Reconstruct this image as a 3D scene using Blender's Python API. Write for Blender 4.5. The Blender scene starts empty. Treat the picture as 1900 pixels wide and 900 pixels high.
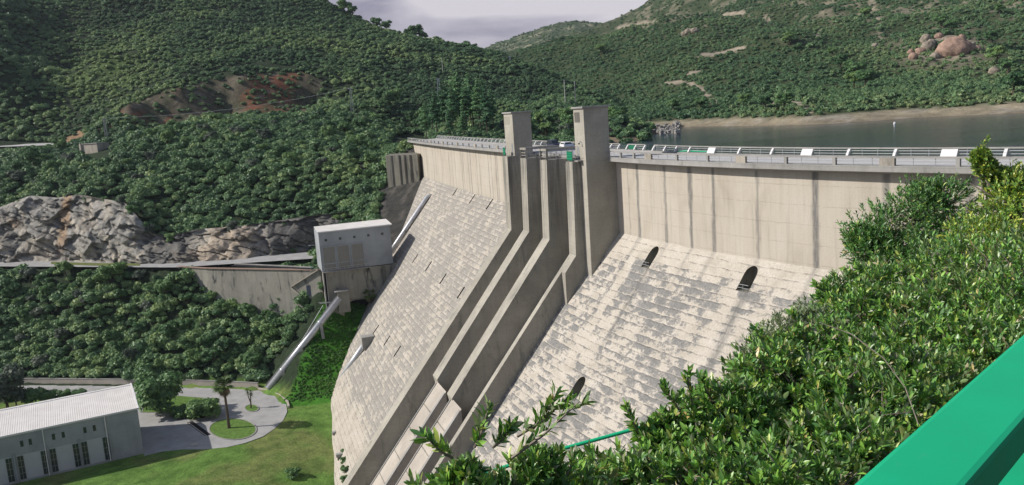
import bpy, math, random
import numpy as np
from mathutils import Vector, Matrix

random.seed(7)
RNG = np.random.default_rng(7)
scene = bpy.context.scene
rad = math.radians

# ------------------------------------------------------------------ camera
# world: z = 0 is the dam road, x right, y into the picture, metres
CAMZ = 9.0
PITCH, ROLL, FPX = 9.0, 4.0, 1550.0          # focal length in px of a 1900 px wide frame
_p, _r = rad(PITCH), rad(ROLL)
_F = np.array([0, math.cos(_p), -math.sin(_p)])
_U = np.array([0, math.sin(_p), math.cos(_p)])
_X = np.array([1.0, 0, 0])
_R = math.cos(_r) * _X - math.sin(_r) * _U
_T = math.sin(_r) * _X + math.cos(_r) * _U
CAMM = np.array([_R, _T, _F])
cam = bpy.data.objects.new('camera', bpy.data.cameras.new('camera'))
scene.collection.objects.link(cam)
cam.matrix_world = Matrix(((_R[0], _T[0], -_F[0], 0), (_R[1], _T[1], -_F[1], 0), (_R[2], _T[2], -_F[2], CAMZ), (0, 0, 0, 1)))
cam.data.sensor_width = 36.0
cam.data.lens = 36.0 * FPX / 1900.0
cam.data.clip_start = 0.05
cam.data.clip_end = 8000
scene.camera = cam

# ------------------------------------------------------------------ sun and sky
SUN_EL, SUN_AZ = 35.6, 270.0                 # azimuth clockwise from +y: the sun stands to the left
sd = Vector((math.sin(rad(SUN_AZ)) * math.cos(rad(SUN_EL)), math.cos(rad(SUN_AZ)) * math.cos(rad(SUN_EL)), math.sin(rad(SUN_EL))))
sun = bpy.data.objects.new('sun', bpy.data.lights.new('sun', 'SUN'))
scene.collection.objects.link(sun)
sun.data.energy = 5.0
sun.data.angle = rad(0.5)
sun.data.color = (1.0, 0.945, 0.865)
sun.rotation_euler = sd.to_track_quat('Z', 'Y').to_euler()
world = bpy.data.worlds.new("World")
scene.world = world
world.use_nodes = True
wt = world.node_tree
wt.nodes.clear()
w_out = wt.nodes.new('ShaderNodeOutputWorld')
w_sky = wt.nodes.new('ShaderNodeTexSky')
w_sky.sky_type = 'NISHITA'
w_sky.sun_disc = False
w_sky.sun_elevation = rad(SUN_EL)
w_sky.sun_rotation = rad(SUN_AZ)
w_bg = wt.nodes.new('ShaderNodeBackground'); w_bg.inputs[1].default_value = 0.11
wt.links.new(w_sky.outputs[0], w_bg.inputs[0])
w_tc = wt.nodes.new('ShaderNodeTexCoord')
w_mp = wt.nodes.new('ShaderNodeMapping'); w_mp.inputs['Scale'].default_value = (1.0, 1.0, 3.4)
wt.links.new(w_tc.outputs['Generated'], w_mp.inputs[0])
w_n1 = wt.nodes.new('ShaderNodeTexNoise'); w_n1.inputs['Scale'].default_value = 3.4; w_n1.inputs['Detail'].default_value = 9; w_n1.inputs['Roughness'].default_value = 0.5; w_n1.inputs['Distortion'].default_value = 0.4
wt.links.new(w_mp.outputs[0], w_n1.inputs[0])
w_cr = wt.nodes.new('ShaderNodeValToRGB')
w_cr.color_ramp.elements[0].position = 0.43; w_cr.color_ramp.elements[0].color = (0.36, 0.35, 0.45, 1)
w_cr.color_ramp.elements[1].position = 0.58; w_cr.color_ramp.elements[1].color = (0.76, 0.73, 0.79, 1)
wt.links.new(w_n1.outputs[0], w_cr.inputs[0])
w_bc = wt.nodes.new('ShaderNodeBackground'); w_bc.inputs[1].default_value = 0.87
wt.links.new(w_cr.outputs[0], w_bc.inputs[0])
w_sep = wt.nodes.new('ShaderNodeSeparateXYZ'); wt.links.new(w_tc.outputs['Generated'], w_sep.inputs[0])
w_mr = wt.nodes.new('ShaderNodeMapRange')    # cloud deck low in the sky, more open overhead
w_mr.inputs['From Min'].default_value = 0.14; w_mr.inputs['From Max'].default_value = 0.32; w_mr.inputs['To Min'].default_value = 1.0; w_mr.inputs['To Max'].default_value = 0.08
wt.links.new(w_sep.outputs[2], w_mr.inputs[0])
w_mix = wt.nodes.new('ShaderNodeMixShader')
wt.links.new(w_mr.outputs[0], w_mix.inputs[0]); wt.links.new(w_bg.outputs[0], w_mix.inputs[1]); wt.links.new(w_bc.outputs[0], w_mix.inputs[2])
wt.links.new(w_mix.outputs[0], w_out.inputs[0])
scene.view_settings.view_transform = 'Standard'
scene.view_settings.look = 'None'
scene.view_settings.gamma = 1.0
scene.view_settings.exposure = 0.0
scene.view_settings.use_curve_mapping = False

# ------------------------------------------------------------------ helpers
def ray(u, v):
    return np.array([(u - 950) / FPX, (450 - v) / FPX, 1.0]) @ CAMM
def at(u, v, y=None, z=None):
    d = ray(u, v)
    k = (y / d[1]) if y is not None else ((z - CAMZ) / d[2])
    return np.array([d[0] * k, d[1] * k, d[2] * k + CAMZ])
def project(P):
    c = (np.asarray(P, float) - np.array([0, 0, CAMZ])) @ CAMM.T
    w = np.where(np.abs(c[..., 2]) < 1e-3, 1e-3, c[..., 2])
    return 950 + FPX * c[..., 0] / w, 450 - FPX * c[..., 1] / w, c[..., 2]

def _hash(ix, iy, iz, seed):
    h = (ix * 374761393 + iy * 668265263 + iz * 2147483647 + seed * 1274126177) & 0xffffffff
    h = ((h ^ (h >> 13)) * 1274126177) & 0xffffffff
    h = h ^ (h >> 16)
    return (h & 0xffff) / 65535.0
def vnoise(x, y, z=None, seed=0):
    x = np.asarray(x, float); y = np.asarray(y, float)
    z = np.zeros_like(x) if z is None else np.asarray(z, float)
    ix, iy, iz = np.floor(x).astype(np.int64), np.floor(y).astype(np.int64), np.floor(z).astype(np.int64)
    fx, fy, fz = x - ix, y - iy, z - iz
    fx, fy, fz = [f * f * (3 - 2 * f) for f in (fx, fy, fz)]
    r = 0
    for a in (0, 1):
        for b in (0, 1):
            for c in (0, 1):
                w = (fx if a else 1 - fx) * (fy if b else 1 - fy) * (fz if c else 1 - fz)
                r = r + w * _hash(ix + a, iy + b, iz + c, seed)
    return r
def fbm(x, y, z=None, seed=0, oct=4):
    s, a, t = 0, 1.0, 0
    for k in range(oct):
        m = 2 ** k
        s = s + a * vnoise(np.asarray(x) * m, np.asarray(y) * m, None if z is None else np.asarray(z) * m, seed + k * 17)
        t += a; a *= 0.5
    return s / t
def smooth(a, b, x):
    t = np.clip((np.asarray(x, float) - a) / (b - a), 0, 1)
    return t * t * (3 - 2 * t)
def inpoly(px, py, poly):
    px = np.asarray(px); py = np.asarray(py)
    inside = np.zeros(px.shape, bool)
    n = len(poly)
    for i in range(n):
        x1, y1 = poly[i]; x2, y2 = poly[(i + 1) % n]
        c = ((y1 > py) != (y2 > py)) & (px < (x2 - x1) * (py - y1) / (y2 - y1 + 1e-12) + x1)
        inside ^= c
    return inside
def dist_poly(px, py, line):
    d = np.full(np.shape(px), 1e9)
    for (x1, y1), (x2, y2) in zip(line[:-1], line[1:]):
        dx, dy = x2 - x1, y2 - y1
        t = np.clip(((px - x1) * dx + (py - y1) * dy) / (dx * dx + dy * dy + 1e-12), 0, 1)
        d = np.minimum(d, np.hypot(px - x1 - t * dx, py - y1 - t * dy))
    return d

class RBF:                                    # height through scattered survey points
    def __init__(s, pts):
        P = np.array(pts, float)
        s.c = P[:, :2]
        n = len(P)
        A = np.zeros((n + 3, n + 3))
        d = np.hypot(P[:, None, 0] - P[None, :, 0], P[:, None, 1] - P[None, :, 1])
        A[:n, :n] = d
        A[:n, n] = 1; A[:n, n + 1:] = s.c / 100.0
        A[n, :n] = 1; A[n + 1:, :n] = (s.c / 100.0).T
        A[range(n), range(n)] -= 0.3
        b = np.zeros(n + 3); b[:n] = P[:, 2]
        s.w = np.linalg.solve(A, b)
    def __call__(s, x, y):
        x = np.asarray(x, float); y = np.asarray(y, float)
        xf, yf = x.ravel(), y.ravel()
        out = np.empty(xf.shape)
        n = len(s.c)
        for i in range(0, len(xf), 20000):
            a, b = xf[i:i + 20000], yf[i:i + 20000]
            d = np.hypot(a[:, None] - s.c[:, 0], b[:, None] - s.c[:, 1])
            out[i:i + 20000] = d @ s.w[:n] + s.w[n] + (a * s.w[n + 1] + b * s.w[n + 2]) / 100.0
        return out.reshape(x.shape)

def link(o, parent=None):
    scene.collection.objects.link(o)
    if parent is not None: o.parent = parent
    return o
def tag(o, label=None, cat=None, group=None, kind=None):
    if label: o['label'] = label
    if cat: o['category'] = cat
    if group: o['group'] = group
    if kind: o['kind'] = kind
    return o
def thing(name, label, cat, loc=(0, 0, 0), rz=0.0, group=None):
    o = link(bpy.data.objects.new(name, None))
    o.location = loc; o.rotation_euler = (0, 0, rz)
    o.empty_display_size = 0.2
    return tag(o, label, cat, group)
def np_mesh(name, V, F, mats, uv=None, col=None, attrs=None, smooth_sh=False, midx=None):
    """V (n,3); F (m,k) equal-sized faces"""
    V = np.ascontiguousarray(V, np.float32); F = np.ascontiguousarray(F, np.int32)
    m = bpy.data.meshes.new(name)
    m.vertices.add(len(V)); m.vertices.foreach_set('co', V.ravel())
    k = F.shape[1]
    m.loops.add(F.size); m.loops.foreach_set('vertex_index', F.ravel())
    m.polygons.add(len(F)); m.polygons.foreach_set('loop_start', np.arange(0, F.size, k, dtype=np.int32))
    try: m.polygons.foreach_set('loop_total', np.full(len(F), k, np.int32))
    except Exception: pass
    if midx is not None: m.polygons.foreach_set('material_index', np.ascontiguousarray(midx, np.int32))
    if smooth_sh: m.polygons.foreach_set('use_smooth', np.ones(len(F), bool))
    m.update(calc_edges=True)
    if uv is not None:
        l = m.uv_layers.new(name='UVMap'); l.data.foreach_set('uv', np.ascontiguousarray(np.asarray(uv, np.float32)[F.ravel()]).ravel())
    if col is not None:
        a = m.color_attributes.new('Col', 'FLOAT_COLOR', 'POINT')
        c = np.ones((len(V), 4), np.float32); c[:, :3] = col
        a.data.foreach_set('color', c.ravel())
    for kname, val in (attrs or {}).items():
        a = m.attributes.new(kname, 'FLOAT', 'POINT'); a.data.foreach_set('value', np.ascontiguousarray(val, np.float32))
    for mm in (mats if isinstance(mats, (list, tuple)) else [mats]): m.materials.append(mm)
    m.validate()
    return m
def grid_faces(nu, nv):                       # nu columns (fast index), nv rows
    i = np.arange(nv - 1)[:, None] * nu + np.arange(nu - 1)[None, :]
    i = i.ravel()
    return np.stack([i, i + 1, i + nu + 1, i + nu], 1)

class MB:                                     # collects faces of one part
    def __init__(s): s.v = []; s.f = []
    def poly(s, pts, faces):
        o = len(s.v); s.v += [tuple(map(float, p)) for p in pts]; s.f += [tuple(i + o for i in f) for f in faces]; return s
    def hexa(s, a, b):                        # bottom ring a[4], top ring b[4]
        return s.poly(list(a) + list(b), [(3, 2, 1, 0), (4, 5, 6, 7), (0, 1, 5, 4), (1, 2, 6, 5), (2, 3, 7, 6), (3, 0, 4, 7)])
    def box(s, c, size, rz=0.0, ax=None):     # centre, full size, rotation about z
        x, y, z = [q / 2 for q in size]
        ca, sa = math.cos(rz), math.sin(rz)
        f = lambda px, py, pz: (c[0] + px * ca - py * sa, c[1] + px * sa + py * ca, c[2] + pz)
        return s.hexa([f(-x, -y, -z), f(x, -y, -z), f(x, y, -z), f(-x, y, -z)], [f(-x, -y, z), f(x, -y, z), f(x, y, z), f(-x, y, z)])
    def beam(s, p, q, w, h, up=(0, 0, 1)):    # rectangular bar between two points
        p, q = Vector(p), Vector(q)
        d = (q - p).normalized(); upv = Vector(up)
        a = d.cross(upv)
        if a.length < 1e-4: a = d.cross(Vector((1, 0, 0)))
        a.normalize(); b = a.cross(d).normalized()
        a *= w / 2; b *= h / 2
        return s.hexa([p - a - b, p + a - b, p + a + b, p - a + b], [q - a - b, q + a - b, q + a + b, q - a + b])
    def tube(s, pts, r, n=10, cap=True):
        pts = [Vector(p) for p in pts]
        rr = r if isinstance(r, (list, tuple)) else [r] * len(pts)
        o = len(s.v)
        for i, p in enumerate(pts):
            d = (pts[min(i + 1, len(pts) - 1)] - pts[max(i - 1, 0)]).normalized()
            a = d.cross(Vector((0.13, 0.21, 0.97)))
            if a.length < 1e-3: a = d.cross(Vector((1, 0, 0)))
            a.normalize(); b = d.cross(a)
            for k in range(n):
                t = 2 * math.pi * k / n
                s.v.append(tuple(p + (a * math.cos(t) + b * math.sin(t)) * rr[i]))
        for i in range(len(pts) - 1):
            for k in range(n):
                s.f.append((o + i * n + k, o + i * n + (k + 1) % n, o + (i + 1) * n + (k + 1) % n, o + (i + 1) * n + k))
        if cap:
            s.f.append(tuple(o + k for k in range(n))[::-1]); e = o + (len(pts) - 1) * n
            s.f.append(tuple(e + k for k in range(n)))
        return s
    def prism(s, prof, f0, f1):               # profile points mapped by two functions to both end faces
        n = len(prof)
        a = [f0(*p) for p in prof]; b = [f1(*p) for p in prof]
        return s.poly(a + b, [tuple(range(n))[::-1], tuple(range(n, 2 * n))] + [(i, (i + 1) % n, n + (i + 1) % n, n + i) for i in range(n)])
    def mesh(s, name, mat, smooth_sh=False, bevel=0):
        m = bpy.data.meshes.new(name); m.from_pydata(s.v, [], s.f)
        for q in (mat if isinstance(mat, (list, tuple)) else [mat]): m.materials.append(q)
        import bmesh
        bm = bmesh.new(); bm.from_mesh(m); bmesh.ops.recalc_face_normals(bm, faces=bm.faces)
        if bevel: bmesh.ops.bevel(bm, geom=list(bm.edges), offset=bevel, segments=2, affect='EDGES', profile=0.6)
        bm.to_mesh(m); bm.free()
        if smooth_sh:
            for p in m.polygons: p.use_smooth = True
            m.shade_auto_smooth if False else None
        return m
    def build(s, name, mat, parent=None, smooth_sh=False, bevel=0):
        o = bpy.data.objects.new(name, s.mesh(name, mat, smooth_sh, bevel))
        return link(o, parent)
def local(o_parent, mb):                      # world-built verts into a thing's frame (unrotated things only)
    l = o_parent.location
    mb.v = [(x - l[0], y - l[1], z - l[2]) for x, y, z in mb.v]
    return mb

# ------------------------------------------------------------------ materials
class Mat:
    def __init__(s, name, rough=0.85, spec=0.3):
        s.m = bpy.data.materials.new(name); s.m.use_nodes = True
        s.t = s.m.node_tree; s.b = s.t.nodes['Principled BSDF']; s.out = s.t.nodes['Material Output']
        s.b.inputs['Roughness'].default_value = rough
        s.b.inputs['Specular IOR Level'].default_value = spec
    def n(s, kind, **kw):
        q = s.t.nodes.new('ShaderNode' + kind)
        for k, v in kw.items():
            if k.startswith('i_'):
                key = k[2:]; key = int(key) if key.isdigit() else key.replace('_', ' ')
                q.inputs[key].default_value = v
            else: setattr(q, k, v)
        return q
    def l(s, a, b): s.t.links.new(a, b)
    def coord(s, which='Object', scale=(1, 1, 1), rot=(0, 0, 0)):
        tc = s.n('TexCoord'); mp = s.n('Mapping'); mp.inputs['Scale'].default_value = scale; mp.inputs['Rotation'].default_value = rot
        s.l(tc.outputs[which], mp.inputs[0]); return mp.outputs[0]
    def noise(s, vec, scale, detail=5, rough=0.55, dist=0.0):
        q = s.n('TexNoise'); q.inputs['Scale'].default_value = scale; q.inputs['Detail'].default_value = detail
        q.inputs['Roughness'].default_value = rough; q.inputs['Distortion'].default_value = dist
        s.l(vec, q.inputs['Vector']); return q.outputs[0]
    def ramp(s, fac, stops):
        q = s.n('ValToRGB'); e = q.color_ramp.elements
        while len(e) < len(stops): e.new(0.5)
        for i, (p, c) in enumerate(stops):
            e[i].position = p; e[i].color = (c[0], c[1], c[2], 1) if isinstance(c, (tuple, list)) else (c, c, c, 1)
        s.l(fac, q.inputs[0]); return q.outputs[0]
    def math(s, op, a, b=None, c=None, clamp=False):
        q = s.n('Math', operation=op); q.use_clamp = clamp
        for i, x in enumerate((a, b, c)):
            if x is None: continue
            if isinstance(x, (int, float)): q.inputs[i].default_value = x
            else: s.l(x, q.inputs[i])
        return q.outputs[0]
    def mix(s, fac, a, b, blend='MIX'):
        q = s.n('MixRGB', blend_type=blend)
        for i, x in enumerate((fac, a, b)):
            if isinstance(x, (int, float)): q.inputs[i].default_value = x
            elif isinstance(x, (tuple, list)): q.inputs[i].default_value = (x[0], x[1], x[2], 1)
            else: s.l(x, q.inputs[i])
        return q.outputs[0]
    def bump(s, h, strength=0.4, dist=0.1):
        q = s.n('Bump'); q.inputs['Strength'].default_value = strength; q.inputs['Distance'].default_value = dist
        s.l(h, q.inputs['Height']); s.l(q.outputs[0], s.b.inputs['Normal'])
    def base(s, c):
        if isinstance(c, (tuple, list)): s.b.inputs['Base Color'].default_value = (c[0], c[1], c[2], 1)
        else: s.l(c, s.b.inputs['Base Color'])
        return s

def plain(name, col, rough=0.6, spec=0.3, metal=0.0, var=0.25, scale=3.0, bump=0.0):
    M = Mat(name, rough, spec); M.b.inputs['Metallic'].default_value = metal
    n1 = M.noise(M.coord('Object'), scale, 6, 0.6)
    M.base(M.ramp(n1, [(0.3, tuple(c * (1 - var) for c in col)), (0.7, tuple(min(1, c * (1 + var)) for c in col))]))
    if bump: M.bump(n1, bump, 0.05)
    return M.m

def concrete(name, light=(0.47, 0.425, 0.36), dark=(0.20, 0.195, 0.18), stain=0.5, streak=1.0, lift=1.5, grime=(0.10, 0.10, 0.095), seep=0.0):
    M = Mat(name, 0.9, 0.2)
    o = M.coord('Object')
    big = M.noise(o, 0.16, 6, 0.6, 0.3)
    c = M.mix(M.ramp(big, [(0.38, 0.0), (0.68, 1.0)]), light, tuple(l * 0.72 for l in light))
    fine = M.noise(o, 3.5, 8, 0.7)
    c = M.mix(0.35, c, M.ramp(fine, [(0.3, 0.45), (0.7, 1.0)]), 'MULTIPLY')
    st = M.noise(M.coord('Object', (1.1, 1.1, 0.09)), 1.0, 7, 0.65, 0.2)      # run-off streaks
    c = M.mix(M.math('MULTIPLY', M.ramp(st, [(0.50, 0.0), (0.68, 1.0)]), 0.75 * streak), c, dark)
    gr = M.noise(M.coord('Object', (0.8, 0.8, 0.22)), 0.5, 8, 0.7, 0.4)
    c = M.mix(M.math('MULTIPLY', M.ramp(gr, [(0.56, 0.0), (0.66, 1.0)]), stain), c, grime)
    sp = M.n('SeparateXYZ'); M.l(o, sp.inputs[0])                              # formwork lifts
    wob = M.math('MULTIPLY', M.noise(o, 0.9, 3), 0.12)
    fr = M.math('FRACT', M.math('DIVIDE', M.math('ADD', sp.outputs[2], wob), lift))
    ln = M.ramp(fr, [(0.0, 1.0), (0.035, 0.0)])
    c = M.mix(M.math('MULTIPLY', ln, 0.45), c, dark)
    if seep:
        mr = M.n('MapRange'); mr.inputs['From Min'].default_value = -17.0; mr.inputs['From Max'].default_value = -2.0; M.l(sp.outputs[2], mr.inputs[0])
        sn = M.noise(M.coord('Object', (.9, .9, .05)), 1.0, 6, .65)
        c = M.mix(M.math('MULTIPLY', M.math('MULTIPLY', mr.outputs[0], M.ramp(sn, [(0.44, 0.0), (0.6, 1.0)])), seep), c, (0.035, 0.038, 0.038))
    bd = M.math('FRACT', M.math('DIVIDE', sp.outputs[2], 0.2))                 # board marks
    c = M.mix(M.math('MULTIPLY', M.ramp(bd, [(0.0, 1.0), (0.3, 0.0)]), 0.22), c, dark)
    M.base(c)
    M.bump(M.math('ADD', fine, M.math('MULTIPLY', ln, -0.8)), 0.35, 0.06)
    return M.m

def foliage(name, dark, light, hue2=None, rough=0.5, trans=0.2, inst=True):
    M = Mat(name, rough, 0.25)
    if inst == 'point':
        at_ = M.n('Attribute', attribute_name='tint', attribute_type='INSTANCER'); f = at_.outputs['Fac']
    else:
        at_ = M.n('ObjectInfo'); f = at_.outputs['Random']
    g = M.n('NewGeometry').outputs['Random Per Island']
    f2 = M.math('ADD', M.math('MULTIPLY', f, 0.62), M.math('MULTIPLY', g, 0.38))
    c = M.ramp(f2, [(0.06, dark), (0.6, light), (1.0, hue2 or light)])
    M.base(c)
    if trans:
        tr = M.n('BsdfTranslucent'); mx = M.n('MixShader'); mx.inputs[0].default_value = trans
        M.l(c, tr.inputs[0]); M.l(M.b.outputs[0], mx.inputs[1]); M.l(tr.outputs[0], mx.inputs[2]); M.l(mx.outputs[0], M.out.inputs[0])
    return M.m

def ground_mat(name, veg=(0.045, 0.06, 0.03), scale=0.4, rocky=0.0):
    M = Mat(name, 0.95, 0.1)                   # Col attribute holds the soil / rock / grass pattern of the surface, with painted shade in places
    at_ = M.n('Attribute', attribute_name='Col')
    o = M.coord('Object')
    n1 = M.noise(o, scale, 8, 0.7, 0.4); n2 = M.noise(o, scale * 6, 6, 0.7)
    c = M.mix(1.0, at_.outputs['Color'], M.ramp(n1, [(0.3, 0.6), (0.7, 1.3)]), 'MULTIPLY')
    c = M.mix(1.0, c, M.ramp(n2, [(0.3, 0.65), (0.7, 1.25)]), 'MULTIPLY')
    M.base(c)
    M.bump(M.math('ADD', n1, M.math('MULTIPLY', n2, 0.4)), 0.6, 0.6)
    return M.m

CONC = concrete('concrete_cream')
CONC_PIER = concrete('concrete_pier', (0.43, 0.40, 0.34), (0.20, 0.205, 0.185), 0.45, 0.45, 2.0, (0.10, 0.105, 0.10), .6)
CONC_DARK = concrete('concrete_stained', (0.27, 0.255, 0.21), (0.10, 0.10, 0.09), 0.85, 1.2, 2.0, (0.045, 0.047, 0.045))
CONC_GREY = concrete('concrete_grey', (0.38, 0.37, 0.35), (0.22, 0.21, 0.20), 0.35, 0.6, 1.0)
CONC_PALE = concrete('concrete_pale', (0.50, 0.45, 0.39), (0.34, 0.31, 0.27), 0.12, 0.5, 3.0)
CONC_WALL = concrete('concrete_retaining', (0.34, 0.325, 0.28), (0.15, 0.15, 0.135), 0.95, 0.7, 1.5, (0.04, 0.042, 0.045))
ASPHALT = plain('asphalt_pale', (0.33, 0.325, 0.32), 0.9, 0.2, 0, 0.16, 0.35)
DECKROAD = plain('road_concrete', (0.42, 0.41, 0.40), 0.9, 0.2, 0, 0.12, 0.8)
WHITE = plain('white_render', (0.62, 0.62, 0.62), 0.8, 0.2, 0, 0.07, 0.6)
WALLGREY = concrete('render_grey', (0.37, 0.395, 0.42), (0.27, 0.28, 0.29), 0.05, 0.5, 40.0, (0.2, 0.2, 0.2))
PANELGREY = plain('panel_grey', (0.42, 0.44, 0.46), 0.85, 0.2, 0, 0.06, 0.5)
GLASSD = plain('dark_window', (0.03, 0.04, 0.04), 0.15, 0.5, 0, 0.2, 1.0)
DARK = plain('dark_void', (0.02, 0.021, 0.024), 0.9, 0.1)
STEEL = plain('galvanised_steel', (0.50, 0.51, 0.54), 0.45, 0.5, 0.35, 0.12, 1.2)
STEELD = plain('grey_steel', (0.26, 0.27, 0.28), 0.6, 0.4, 0.2, 0.2, 1.5)
def paint_mat():
    M = Mat('green_paint', 0.5, 0.2)
    o = M.coord('Object')
    n1 = M.noise(o, 5.0, 8, 0.65); n2 = M.noise(o, 60.0, 6, 0.7); n3 = M.noise(M.coord('Object', (30, 30, 30), (0, 0, rad(45))), 1.0, 9, 0.8, 1.0)
    c = M.ramp(n1, [(0.3, (0.006, 0.355, 0.165)), (0.7, (0.010, 0.425, 0.205))])
    c = M.mix(M.math('MULTIPLY', M.ramp(n3, [(0.60, 0.0), (0.70, 1.0)]), .30), c, (0.10, 0.36, 0.22))
    c = M.mix(M.math('MULTIPLY', M.ramp(n2, [(0.66, 0.0), (0.72, 1.0)]), .5), c, (0.01, 0.20, 0.10))
    M.base(c); M.l(M.ramp(n1, [(0.3, 0.42), (0.7, 0.62)]), M.b.inputs['Roughness']); M.bump(n2, 0.12, 0.002)
    return M.m
GREEN = paint_mat()
GREEND = plain('green_panel', (0.008, 0.135, 0.07), 0.6, 0.3, 0, 0.15, 2.0)
BARK = plain('bark', (0.10, 0.08, 0.06), 0.95, 0.1, 0, 0.4, 3.0, 0.6)
TWIG = plain('twig_grey', (0.22, 0.19, 0.16), 0.9, 0.1, 0, 0.4, 20.0)
RUBBER = plain('tyre_rubber', (0.02, 0.02, 0.02), 0.9, 0.2)
POLEMAT = plain('pole_concrete', (0.42, 0.40, 0.37), 0.9, 0.2)

def roof_mat():
    M = Mat('corrugated_white_roof', 0.55, 0.3)
    o = M.coord('Object')
    n1 = M.noise(o, 0.35, 6, 0.6)
    M.base(M.ramp(n1, [(0.3, (0.60, 0.57, 0.54)), (0.7, (0.72, 0.69, 0.66))]))
    return M.m
ROOF = roof_mat()

def louvre_mat():
    M = Mat('louvre_blockwork', 0.8, 0.2)
    b = M.n('TexBrick'); b.inputs['Scale'].default_value = 1.0; b.inputs['Mortar Size'].default_value = 0.02
    b.inputs['Brick Width'].default_value = 0.3; b.inputs['Row Height'].default_value = 0.16
    b.inputs['Color1'].default_value = (0.25, 0.245, 0.225, 1); b.inputs['Color2'].default_value = (0.32, 0.31, 0.28, 1); b.inputs['Mortar'].default_value = (0.08, 0.08, 0.075, 1)
    M.l(M.coord('Object', (1, 1, 1), (rad(90), 0, 0)), b.inputs[0])
    M.base(b.outputs[0]); return M.m
LOUVRE = louvre_mat()

def wall_mat():                                # dam's upright downstream wall: joints come in as a 'stain' attribute
    M = Mat('dam_wall_concrete', 0.9, 0.2)
    uv = M.coord('UV')
    big = M.noise(M.coord('UV', (0.35, 0.12, 1)), 0.8, 7, 0.6, 0.3)
    c = M.ramp(big, [(0.25, (0.40, 0.355, 0.29)), (0.5, (0.49, 0.44, 0.37)), (0.8, (0.535, 0.49, 0.425))])
    fine = M.noise(uv, 5.0, 8, 0.7)
    c = M.mix(0.3, c, M.ramp(fine, [(0.3, 0.55), (0.7, 1.0)]), 'MULTIPLY')
    st = M.noise(M.coord('UV', (1.6, 0.07, 1)), 1.0, 7, 0.7, 0.15)
    c = M.mix(M.math('MULTIPLY', M.ramp(st, [(0.50, 0.0), (0.72, 1.0)]), 0.55), c, (0.29, 0.26, 0.215))
    sp = M.n('SeparateXYZ'); M.l(uv, sp.inputs[0])
    wob = M.math('MULTIPLY', M.noise(uv, 0.7, 4), 0.35)
    fr = M.math('FRACT', M.math('DIVIDE', M.math('ADD', sp.outputs[1], wob), 2.45))
    ln = M.math('MULTIPLY', M.ramp(fr, [(0.0, 1.0), (0.05, 0.0)]), M.ramp(M.noise(uv, 0.6, 4), [(0.4, 0.15), (0.6, 0.8)]))
    c = M.mix(M.math('MULTIPLY', ln, 0.6), c, (0.20, 0.175, 0.14))
    fv = M.math('FRACT', M.math('DIVIDE', sp.outputs[0], 1.25))
    c = M.mix(M.math('MULTIPLY', M.ramp(fv, [(0.0, 1.0), (0.05, 0.0)]), 0.22), c, (0.25, 0.22, 0.18))
    a = M.n('Attribute', attribute_name='stain')
    rag = M.noise(M.coord('UV', (2.5, 0.5, 1)), 1.6, 7, 0.7)
    k = M.math('MULTIPLY', a.outputs['Fac'], M.ramp(rag, [(0.3, 0.45), (0.55, 1.0)]), clamp=True)
    c = M.mix(M.math('MULTIPLY', k, .92), c, (0.14, 0.138, 0.132))
    M.base(c); M.bump(M.math('SUBTRACT', fine, ln), 0.3, 0.05)
    return M.m

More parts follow.
